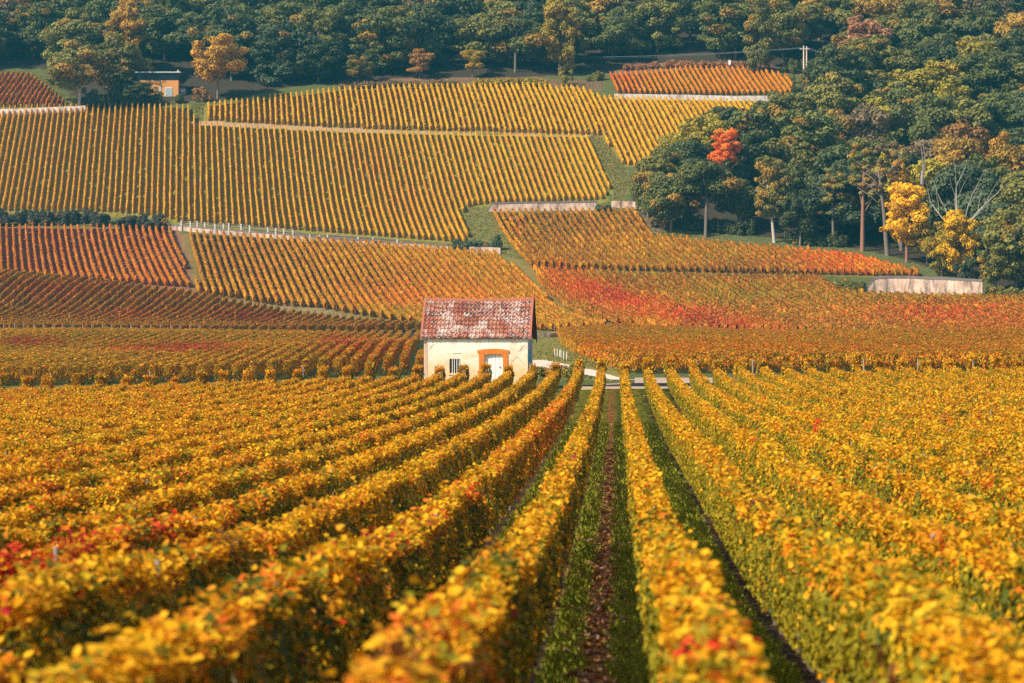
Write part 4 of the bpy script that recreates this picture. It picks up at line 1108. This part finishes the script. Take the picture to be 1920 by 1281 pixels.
def crown_mesh(seed, style):
    r = np.random.default_rng(seed); blobs = []
    # a handful of big boughs, each carrying several leafy sprays of different size
    nb = {'round': 17, 'tall': 20, 'pine': 11, 'loose': 13, 'dome': 19, 'full': 26}[style]
    for k in range(nb):
        d = norm(r.normal(size=(1, 3)))[0]
        if style == 'full':
            z = (k + r.random()) / nb; w = 0.36 * math.sin(math.pi * (0.12 + 0.78 * z)) ** 0.7 * r.uniform(0.75, 1.1); a = k * 2.4 + r.uniform(-.4, .4); p = np.array([math.cos(a) * w, math.sin(a) * w, 0.06 + 0.84 * z])
        elif style == 'round': p = np.array([d[0] * 0.33, d[1] * 0.33, 0.52 + d[2] * 0.33])
        elif style == 'dome':
            d[2] = abs(d[2]) * 1.05 - 0.25; p = np.array([d[0] * 0.38, d[1] * 0.38, 0.34 + d[2] * 0.46])
        elif style == 'tall':
            z = (k + r.random()) / nb * 0.86 + 0.06; w = 0.30 * math.sqrt(max(0.06, 1 - (1.75 * z - 0.7) ** 2)); a = k * 2.4 + r.uniform(-.5, .5); p = np.array([math.cos(a) * w, math.sin(a) * w, z])
        elif style == 'pine':
            z = (k + r.random()) / nb * 0.85 + 0.1; w = (0.10 + 0.28 * math.sqrt(1 - z * 0.9)) * r.uniform(0.4, 1); a = k * 2.4; p = np.array([math.cos(a) * w, math.sin(a) * w, z])
        else: p = np.array([d[0] * 0.34, d[1] * 0.34, 0.5 + d[2] * 0.38]) + r.normal(size=3) * 0.05
        p[:2] *= r.uniform(0.72, 1.12)
        big = r.uniform(0.10, 0.16); 
        for q in range(5):
            e = norm(r.normal(size=(1, 3)))[0]; e[2] *= 0.55
            blobs.append((p + e * big * r.uniform(0.5, 1.15), big * r.uniform(0.42, 0.85)))
    if style not in ('pine',):
        for k in range(9): blobs.append((np.array([r.normal() * 0.11, r.normal() * 0.11, r.uniform(0.15, 0.7)]), 0.17))
    flat = {'full': 0.6, 'round': 0.6, 'tall': 0.5, 'pine': 0.32, 'loose': 0.6, 'dome': 0.55}[style]
    part = blob_leaves(blobs, 520 if style != 'loose' else 400, 0.032, r, flat, 0.4)
    return leaf_mesh("crown", [part], [M_CROWN])
def trunk_mesh(seed, lean=0.05, mat=None, bare=False):
    r = random.Random(seed); mb = MB()     # unit height 1 = whole tree, limbs reach into the crown
    top = Vector((lean, r.uniform(-.02, .02), 0.72)); mid = Vector((lean * 0.35, 0, 0.34))
    mb.tube([(0, 0, -0.05), (0, 0, 0.0), mid, top], [0.030, 0.022, 0.016, 0.006], 7)
    for k in range(7):
        t = r.uniform(0.28, 0.66); a = r.uniform(0, 6.28); b = mid.lerp(top, max(0, (t - 0.34) / 0.38)) if t > 0.34 else mid * (t / 0.34)
        l = r.uniform(0.14, 0.26); e = b + Vector((math.cos(a) * l, math.sin(a) * l, l * 0.8)); m_ = b.lerp(e, 0.5) + Vector((0, 0, 0.015))
        mb.tube([b, m_, e], [0.008, 0.005, 0.002], 5)
    me_o = mb.build("trunk", mat or M_BARK, None, True); me = me_o.data
    bpy.data.objects.remove(me_o)
    return me
STY = ['round', 'full', 'dome', 'loose', 'round', 'tall', 'dome', 'full', 'round', 'dome']
CROWNS = {s: [crown_mesh(100 + i * 7 + len(s), s) for i in range({'pine': 3, 'loose': 3}.get(s, 4))] for s in ('round', 'tall', 'dome', 'loose', 'pine', 'full')}
TRUNKS = [trunk_mesh(i, 0.05 * (i - 1.5)) for i in range(4)]
PALE_TRUNKS = [trunk_mesh(20 + i, (0.06, -0.09)[i], M_PALEBARK) for i in range(2)]
RED_TRUNKS = [trunk_mesh(30 + i, 0.01, M_REDBARK) for i in range(2)]
# leaf colours (diffuse), with the share of sprays already turned
COLS = {"dark green": (0.085, 0.098, 0.030), "green": (0.135, 0.140, 0.030), "olive": (0.205, 0.182, 0.034), "rust brown": (0.34, 0.155, 0.040), "ochre": (0.40, 0.235, 0.032),
        "yellow green": (0.36, 0.28, 0.024), "yellow": (0.86, 0.50, 0.012), "red orange": (0.84, 0.205, 0.020), "blue green": (0.085, 0.105, 0.045), "grey green": (0.075, 0.070, 0.045), "pinkish brown": (0.40, 0.18, 0.075), "golden": (0.50, 0.28, 0.024), "grey brown": (0.22, 0.15, 0.07)}
tree_list = []
def tree(x, y, H, W, style, colname, turned=0.0, trunk=None, label=None, crown_from=0.22, seed=None, group=None, name="tree", rz=None):
    r = random.Random(seed if seed is not None else int(x * 31 + y * 17))
    z = float(ground(x, y))
    root = empty(name, (x, y, z - 0.1), 0)
    t = bpy.data.objects.new("trunk", trunk or r.choice(TRUNKS)); C.objects.link(t); t.parent = root
    t.scale = (H, H, H); t.rotation_euler = (0, 0, 0 if trunk else r.uniform(0, 6.28))
    c = bpy.data.objects.new("crown", r.choice(CROWNS[style])); C.objects.link(c); c.parent = root
    c.location = (0, 0, H * crown_from); hc = H * (1 - crown_from)
    c.scale = (W, W * r.uniform(0.9, 1.1), hc); c.rotation_euler = (0, 0, r.uniform(0, 6.28) if rz is None else rz)
    col = COLS[colname]; j = r.uniform(0.85, 1.18)
    c.color = (*[a * j for a in col], turned)
    root['category'] = "tree"
    if group: root['group'] = group
    if label: root['label'] = label
    else: tree_list.append((root, colname, x, y, H))
    return root
def ptree(px, py, hpx, wpx, style, col, turned=0.0, trunk=None, label=None, crown_from=0.22, **kw):
    X, Y = gp(px, py); D = to_cam(X, Y)[1]; s = D / F
    return tree(X, Y, hpx * s, wpx * s, style, col, turned, trunk, label, crown_from, **kw)
HERO = []   # plan positions kept free of scattered trees
def hero(*a, clear=5.0, **kw):
    o = ptree(*a, **kw); HERO.append((o.location.x, o.location.y, clear)); return o
hero(148, 205, 146, 150, 'dome', "olive", 0.28, PALE_TRUNKS[0], "broad olive tree with yellowing top beside the orange house", 0.18)
hero(222, 176, 122, 132, 'round', "olive", 0.25, None, "olive tree with orange flecks close against the house's shaded side", 0.02)
hero(255, 199, 62, 74, 'dome', "dark green", 0.05, None, "low dark tree leaning over the front corner of the orange house", 0.0)
hero(238, 150, 150, 90, 'tall', "golden", 0.5, None, "tall golden tree rising behind the orange house", 0.2)
hero(408, 190, 138, 118, 'round', "golden", 0.45, None, "golden tree just past the orange house beside the grass ramp", 0.18)
hero(1048, 140, 150, 84, 'full', "yellow green", 0.45, None, "tall pale yellow tree standing out of the upper wood's edge", 0.12)
hero(787, 148, 58, 66, 'loose', "rust brown", 0.5, None, "low rust orange tree under the power cables", 0.15)
hero(886, 146, 58, 56, 'round', "yellow green", 0.5, None, "low lemon yellow tree under the power cables", 0.15)
hero(672, 158, 62, 70, 'round', "olive", 0.35, None, "low olive tree at the foot of the upper wood under the cables", 0.1)
hero(1425, 138, 140, 76, 'tall', "olive", 0.2, None, "tall narrow ivy green tree behind the small orange parcel", 0.05)
# edge of the wood on the right
hero(1323, 446, 172, 128, 'dome', "green", 0.06, TRUNKS[2], "big round dark green tree over a pale trunk at the meadow's corner", 0.27)
hero(1258, 436, 140, 130, 'dome', "green", 0.12, None, "spreading green tree where the wood meets the terrace wall", 0.10)
hero(1215, 408, 110, 80, 'round', "olive", 0.1, None, "outermost olive tree of the wood beside the grass lane", 0.05)
hero(1452, 456, 166, 92, 'tall', "olive", 0.42, PALE_TRUNKS[1], "light olive tree on a slanting pale trunk at the meadow edge", 0.30)
hero(1360, 394, 158, 66, 'tall', "red orange", 0.10, None, "bright red orange maple standing out of the dark wood", 0.55, clear=5.5)
hero(1563, 464, 150, 80, 'pine', "olive", 0.3, TRUNKS[1], "brownish pine at the wood edge with a bare leaning trunk", 0.36)
hero(1617, 472, 215, 90, 'pine', "olive", 0.25, RED_TRUNKS[0], "tall pine on a long straight reddish trunk at the wood edge", 0.45)
hero(1664, 480, 230, 70, 'pine', "grey brown", 0.1, TRUNKS[0], "thin grey brown pine next to the yellow maple", 0.5)
hero(1738, 494, 92, 74, 'loose', "yellow green", 0.4, None, "greenish yellow tree between the two bright yellow maples", 0.15)
hero(1700, 493, 156, 100, 'full', "yellow", 0.25, RED_TRUNKS[1], "yellow maple on a red brown trunk above the retaining wall", 0.24)
hero(1690, 470, 170, 62, 'tall', "golden", 0.4, None, "slim golden tree rising behind the yellow maple", 0.25)
hero(1766, 519, 104, 76, 'loose', "yellow green", 0.35, None, "yellow green tree merging into the brightest maple", 0.05)
hero(1797, 521, 134, 84, 'full', "yellow", 0.0, TRUNKS[3], "brightest yellow maple at the end of the retaining wall", 0.04)
hero(1805, 490, 230, 165, 'dome', "blue green", 0.0, None, "huge blue green tree behind the brightest yellow maple", 0.10, clear=8.0)
hero(1905, 545, 165, 150, 'round', "olive", 0.15, None, "olive brown tree past the end of the retaining wall", 0.06)
hero(1868, 548, 100, 80, 'round', "olive", 0.2, None, "low olive tree hanging over the end of the retaining wall", 0.05)
hero(1781, 400, 180, 140, 'dome', "ochre", 0.3, None, "broad bronze gold tree above the blue green tree", 0.1, clear=7)
hero(1895, 410, 175, 120, 'round', "ochre", 0.6, None, "orange gold tree high at the wood's outer end", 0.15, clear=7)
hero(1385, 428, 105, 96, 'round', "green", 0.05, None, "dark green tree tucked under the bright red maple", 0.03)
hero(1500, 462, 120, 90, 'round', "dark green", 0.05, None, "dark green tree filling the gap between the pale trunk and the pines", 0.05)
# deadwood
M_SNAG = plain("grey_deadwood", (0.30, 0.25, 0.22), 0.9, 0.3, 3.0, 0.3)
def dead_tree(px, py, hpx, label, spread, seed, mat=M_PALEBARK, split=0.3, nb=5, twigs=1, reach=0.42):
    X, Y = gp(px, py); D = to_cam(X, Y)[1]; H = hpx * D / F; r = random.Random(seed)
    root = empty("dead_tree", (X, Y, float(ground(X, Y)) - 0.2)); tag(root, label, "dead tree")
    mb = MB()
    mb.tube([(0, 0, 0), (0.1, 0, H * split), (0.15, 0, H * (split + 0.08))], [H * 0.022, H * 0.016, H * 0.012], 7); mb.build("trunk", mat, root)
    def limb(p, d, l, rad, depth, m):
        q = p; pts = [p]; rs = [rad]
        for k in range(3):
            d = (d + Vector((r.uniform(-.22, .22), r.uniform(-.22, .22), r.uniform(-.02, .2)))).normalized(); q = q + d * l / 3; pts.append(q); rs.append(rad * (1 - 0.22 * (k + 1)))
        m.tube(pts, rs, 5)
        if depth > 0:
            for k in range(2 if depth < 2 else 3):
                limb(pts[2 + k % 2], (d + Vector((r.uniform(-.7, .7), r.uniform(-.5, .5), r.uniform(-.1, .3)))).normalized(), l * 0.62, rs[-1], depth - 1, m)
    n = nb
    for k in range(n):
        f = (k + 0.5) / n * 2 - 1
        m = MB(); limb(Vector((0.1, 0, H * (split + 0.02 * k % .08))), Vector((f * spread, r.uniform(-.3, .1), 1)).normalized(), H * reach, H * 0.008, twigs, m)
        m.build("branch", mat, root)
    HERO.append((X, Y, 3.0))
dead_tree(1795, 512, 185, "bleached bare branches fanning above the brightest yellow maple", 1.5, 5, split=0.38, nb=7, reach=0.46)
dead_tree(1728, 470, 215, "tall bare snag standing behind the yellow maple", 0.10, 8, M_SNAG, split=0.62, nb=2, twigs=0, reach=0.36)
dead_tree(1688, 462, 190, "bare grey stems between the pines and the yellow maple", 0.35, 11, M_SNAG, split=0.5, nb=3, reach=0.36)

# scattered trees of the wood
FOREST = [(-90,-60),(-90,128),(70,128),(140,168),(262,120),(350,118),(365,166),(440,172),(480,168),(560,160),(640,153),(760,150),(860,147),(1050,142),(1130,130),(1200,115),(1420,115),(1500,132),(1512,170),(1480,205),(1440,222),(1390,248),(1330,292),(1240,340),(1215,390),(1250,418),(1330,430),(1450,440),(1560,452),(1620,462),(1700,478),(1760,500),(1850,510),(1870,535),(2020,552),(2020,-60)]
def scatter():
    r = random.Random(21); pos = []
    for D in np.arange(372, 604, 9.3):
        w = 2030 * D / F; n = int(w / 10.0)
        for k in range(n):
            px = -70 + (k + 0.5 + r.uniform(-.35, .35) + (0.5 if int(D / 9.3) % 2 else 0)) * 10.0 / w * 2050
            d = D + r.uniform(-3, 3)
            X, Y = unproj(px, d); _, py, _ = proj(X, Y, float(ground(X, Y)))
            if not bool(inside(np.array([px]), np.array([py]), FOREST)[0]): continue
            if py < -5: continue
            if abs(px - 1508) < 75 and 121 < py < 166: continue
            if any((X - hx) ** 2 + (Y - hy) ** 2 < c * c for hx, hy, c in HERO): continue
            pos.append((px, float(py), X, Y, d))
    return pos
pts = scatter(); print("wood trees", len(pts))
rr = random.Random(33)
for (px, py, X, Y, d) in pts:
    top_right = px > 1330 and py < 175
    if top_right: names, ws = ["green", "olive", "pinkish brown", "ochre", "dark green", "grey brown"], [4, 4, 1.4, 1, 2, 1]
    elif px > 1180: names, ws = ["green", "olive", "dark green", "rust brown", "yellow green", "blue green", "grey brown", "ochre"], [4.5, 5, 2.5, .5, 1.3, .9, .9, .5]
    elif px < 620: names, ws = ["green", "dark green", "blue green", "olive", "ochre", "grey brown"], [4, 3, 1.5, 3, .7, .6]
    else: names, ws = ["green", "olive", "dark green", "rust brown", "ochre", "grey brown", "blue green"], [4.5, 4.5, 2.5, .6, .7, .6, 1]
    col = rr.choices(names, ws)[0]
    H = rr.uniform(12, 17.0); W = rr.uniform(12.5, 18)
    if py > 100 and px < 1180: H *= 0.95
    style = rr.choice(STY); 
    if style == 'tall': W *= 0.85
    cf = 0.04 if py < 112 else 0.0
    lim = np.interp(px, [1170, 1180, 1240, 1330, 1400, 1480, 1560, 1575], [-500, 305, 258, 208, 190, 170, 148, -500])
    if lim > 0 and py > lim:
        H = min(H, (py - lim) * d / F * 1.05)
        if H < 3: continue
        W = min(W, H * 1.1)
    tree(X, Y, H, W, style, col, rr.choice([0, 0, 0.04, 0.08, 0.2]) if col in ("green", "olive", "ochre", "yellow green", "rust brown") else 0.03, None, None, cf, seed=rr.randint(0, 10 ** 6))
# labels: counted within their own colour from landmarks anyone can find
pole = gp(1510, 146); wall_end = gp(1842, 559)
zones = {}
for root, col, x, y, H in tree_list:
    px, py, D = proj(x, y, float(ground(x, y)))
    zn = "house" if px < 330 else "upper" if px < 1490 and py < 175 else "wood"
    zones.setdefault((zn, col), []).append((root, float(px), float(py), D, x, y, H))
for (zn, col), L in zones.items():
    if zn == "upper": L.sort(key=lambda t: -t[1])
    elif zn == "house": L.sort(key=lambda t: -t[1])
    else: L.sort(key=lambda t: (t[4] - wall_end[0]) ** 2 + (t[5] - wall_end[1]) ** 2)
    for k, t in enumerate(L):
        if zn == "upper": lb = f"{col} tree of the upper wood, {ORD(k + 1)} {col} one from the paired poles"
        elif zn == "house": lb = f"{col} tree above the brown parcel, {ORD(k + 1)} {col} one from the orange house"
        else: lb = f"{col} tree of the sloping wood, {ORD(k + 1)} {col} one uphill from the retaining wall"
        t[0]['label'] = lb
        t[0]['group'] = {"upper": "trees of the wood above the vineyards", "house": "trees above the orange house", "wood": "trees of the wood sloping down past the vineyards"}[zn]

# shrubs and hedges
def shrub(label, pts, h, col, name="shrub", wide=1.6, seed=1, turned=0.05, n=90, sz=0.26, cat="shrub"):
    P = [np.array(gp(x, y)) for x, y in pts]; o0 = P[0]; z0 = float(ground(*o0)); r = np.random.default_rng(seed); blobs = []
    if len(P) == 1: P = [P[0] - np.array([0.3, 0]), P[0] + np.array([0.3, 0])]
    for a, b in zip(P[:-1], P[1:]):
        L = np.linalg.norm(b - a); m = max(5, int(L * 2.8))
        for k in range(m):
            c = a + (b - a) * r.random() + r.normal(size=2) * wide * 0.35
            z = float(ground(*c)); hh = h * r.uniform(0.65, 1.0); rad = min(h * 0.5, r.uniform(0.45, 0.8))
            for q in range(3): blobs.append((np.array([c[0] - o0[0], c[1] - o0[1], z - z0 + rad * 0.4 + (hh - rad) * r.random()]), rad))
    part = blob_leaves(blobs, -n, sz, r, 0.85)
    me = leaf_mesh(name, [part], [M_CROWN]); o = bpy.data.objects.new(name, me); C.objects.link(o)
    o.location = (o0[0], o0[1], z0); o.color = (*COLS[col], turned)
    return tag(o, label, cat)
shrub("long dark hedge above the red parcel, longer of two", [(-40, 421), (60, 422), (150, 421), (200, 423)], 2.9, "grey green", "hedge", 2.0, 3, n=150, cat="hedge")
shrub("dark rounded hedge piece next to the post fence", [(222, 428), (265, 431), (305, 433)], 2.7, "grey green", "hedge", 2.0, 4, n=150, cat="hedge")
shrub("dark bramble on the wall at the grass lane's foot", [(855, 466), (890, 469), (928, 471)], 1.5, "blue green", "bramble", 1.2, 5)
shrub("round dark bramble at the upright end of the lane wall", [(926, 468), (930, 469)], 2.6, "blue green", "bramble", .8, 6)
shrub("small dark bush breaking the pale terrace wall", [(1124, 396), (1142, 396)], 1.4, "blue green", "bush", .8, 7)
shrub("rounded dark green shrub beside the big retaining wall", [(1575, 546), (1596, 551), (1615, 555)], 2.6, "green", "shrub", 1.3, 8)
shrub("dark blue green bush under the brightest yellow maple", [(1795, 524), (1822, 527)], 4.2, "blue green", "bush", 1.8, 9)
shrub("dark bushes hiding the foot of the orange house", [(160, 203), (195, 201), (240, 199), (285, 198), (306, 197)], 4.4, "dark green", "bush", 1.4, 10, n=70)
shrub("small dark bush before the annex of the orange house", [(334, 194), (340, 194)], 2.3, "dark green", "bush", .7, 11)
shrub("brownish round bush between house and golden tree", [(368, 192), (392, 192)], 3.6, "rust brown", "bush", 1.6, 12, .3)
shrub("round brown green bush at the corner of the upper wood", [(1052, 163), (1070, 163)], 4.4, "olive", "bush", 1.4, 13, .3)
shrub("scrubby yellowing bushes along the upper wood's foot", [(890, 163), (950, 162), (1020, 163)], 1.9, "yellow green", "scrub", 1.3, 14, .3, n=60)
shrub("reddish brown scrub along the top edge of the yellow parcel", [(640, 168), (740, 163), (860, 162)], 1.4, "grey brown", "scrub", 1.2, 15, .2, n=60)
shrub("reddish scrub strip behind the small orange parcel", [(1170, 133), (1260, 127), (1400, 127)], 1.5, "pinkish brown", "scrub", 1.0, 16, .1, n=60)
shrub("olive scrub around the foot of the paired pale poles", [(1490, 158), (1530, 156), (1570, 152)], 2.2, "olive", "scrub", 1.5, 23, .25, n=60)
shrub("dark scrub on the bank behind the paired pale poles", [(1475, 138), (1530, 132), (1580, 128)], 3.2, "green", "scrub", 2.0, 24, .1, n=60)
shrub("green bush at the corner of the grass track near the poles", [(1100, 152), (1130, 150)], 2.2, "olive", "bush", 1.0, 17)
shrub("tangled bushes under the terrace wall's oaks", [(1225, 424), (1250, 432)], 2.0, "grey brown", "bush", 1.0, 18, .2)
shrub("low dark undergrowth bushes under the meadow pines", [(1480, 458), (1530, 462), (1580, 464)], 2.6, "dark green", "bush", 1.2, 19, .05)
shrub("brown undergrowth bushes past the retaining wall end", [(1860, 556), (1900, 560), (1950, 563)], 1.8, "olive", "bush", 1.2, 20, .1)
shrub("dark bushes in the shade behind the meadow", [(1270, 428), (1330, 436), (1420, 443)], 3.2, "dark green", "bush", 1.2, 22, .0)

for q, (x, y, lab) in enumerate(VINE_BUSHES):
    shrub(lab, [(x, y)], 0.85, "rust brown" if q == 1 else "olive", "vine_bush", 0.5, 40 + q, 0.45, n=70, sz=0.12)

def rough_grass():
    r = np.random.default_rng(77); P = []
    areas = [([(868,392),(912,388),(925,400),(985,490),(940,480),(935,462),(885,460)], 2600), ([(1105,258),(1128,258),(1170,312),(1180,345),(1165,380),(1150,375),(1150,350)], 2600),
             ([(358,198),(384,196),(380,228),(375,234),(358,228)], 700), ([(380,558),(560,570),(700,600),(800,620),(800,630),(690,612),(560,590),(420,566)], 1800),
             ([(1240,513),(1540,518),(1600,523),(1580,545),(1540,526),(1240,520)], 2200), ([(1195,392),(1230,420),(1300,445),(1280,455),(1235,448),(1200,410)], 1200),
             ([(1235,430),(1330,437),(1450,447),(1560,460),(1620,470),(1700,487),(1790,520),(1745,520),(1600,482),(1480,468),(1330,455),(1240,452)], 3600),
             ([(1000,630),(1050,630),(1075,660),(1180,690),(1120,692),(1060,684),(1020,677),(992,670)], 1500), ([(1000,690),(1060,700),(1100,708),(1150,716),(1000,720)], 500), ([(640,158),(860,150),(1130,148),(1130,168),(860,164),(640,168)], 2600),
             ([(330,424),(640,446),(880,464),(880,472),(640,456),(330,432)], 1600), ([(-60,392),(310,404),(330,424),(-60,426)], 2000), ([(60,140),(130,150),(160,205),(128,203),(100,175)], 900)]
    for poly, n in areas:
        xs = [p[0] for p in poly]; ys = [p[1] for p in poly]
        x = r.uniform(min(xs), max(xs), n * 3); y = r.uniform(min(ys), max(ys), n * 3)
        k = inside(x, y, poly); x, y = x[k][:n], y[k][:n]
        for a, b in zip(x, y): P.append(gp(a, b))
    P = np.array(P); n = len(P); D = np.linalg.norm(P, axis=1)
    sz = 0.05 + 0.09 * r.random(n) + D * 0.00022
    cen = np.concatenate([P, (ground(P[:, 0], P[:, 1]) + sz * 0.35)[:, None]], 1)
    nr = np.stack([r.normal(size=n), -0.6 + r.normal(size=n) * 0.6, 0.6 + 0.4 * r.random(n)], 1)
    v, q, _ = leaf_quads(cen, nr, sz, False, r)
    col = np.array([(0.17, 0.15, 0.028), (0.12, 0.125, 0.025), (0.24, 0.16, 0.05), (0.25, 0.20, 0.04), (0.09, 0.10, 0.025)])[r.choice(5, n, p=[.3, .25, .15, .15, .15])]
    me = leaf_mesh("rough_grass", [(v, q, col)], [M_GRASS]); o = bpy.data.objects.new("rough_grass", me); C.objects.link(o)
    tag(o, "rough autumn grass and weeds on the lanes and banks", "grass", kind='stuff')
rough_grass()

# ------------------------------------------------------------------ haze
def haze():
    x0, x1, y0, y1, z0, z1 = -1200, 1200, -120, 1120, -8, 230
    mb = MB(); mb.box(x0, x1, y0, y1, z0, z1)
    m = bpy.data.materials.new("haze"); m.use_nodes = True; nt = m.node_tree
    nt.nodes.remove(nt.nodes["Principled BSDF"])
    pv = N(nt, "ShaderNodeVolumePrincipled")
    pv.inputs["Color"].default_value = (0.10, 0.62, 0.80, 1); pv.inputs["Density"].default_value = HAZE
    pv.inputs["Anisotropy"].default_value = 0.2
    nt.links.new(pv.outputs[0], nt.nodes["Material Output"].inputs["Volume"])
    o = mb.build("haze", m, None); tag(o, "thin blue autumn haze over the hillside", "haze", kind='stuff')
HAZE = 0.00020
USE_HAZE = True
if USE_HAZE: haze()
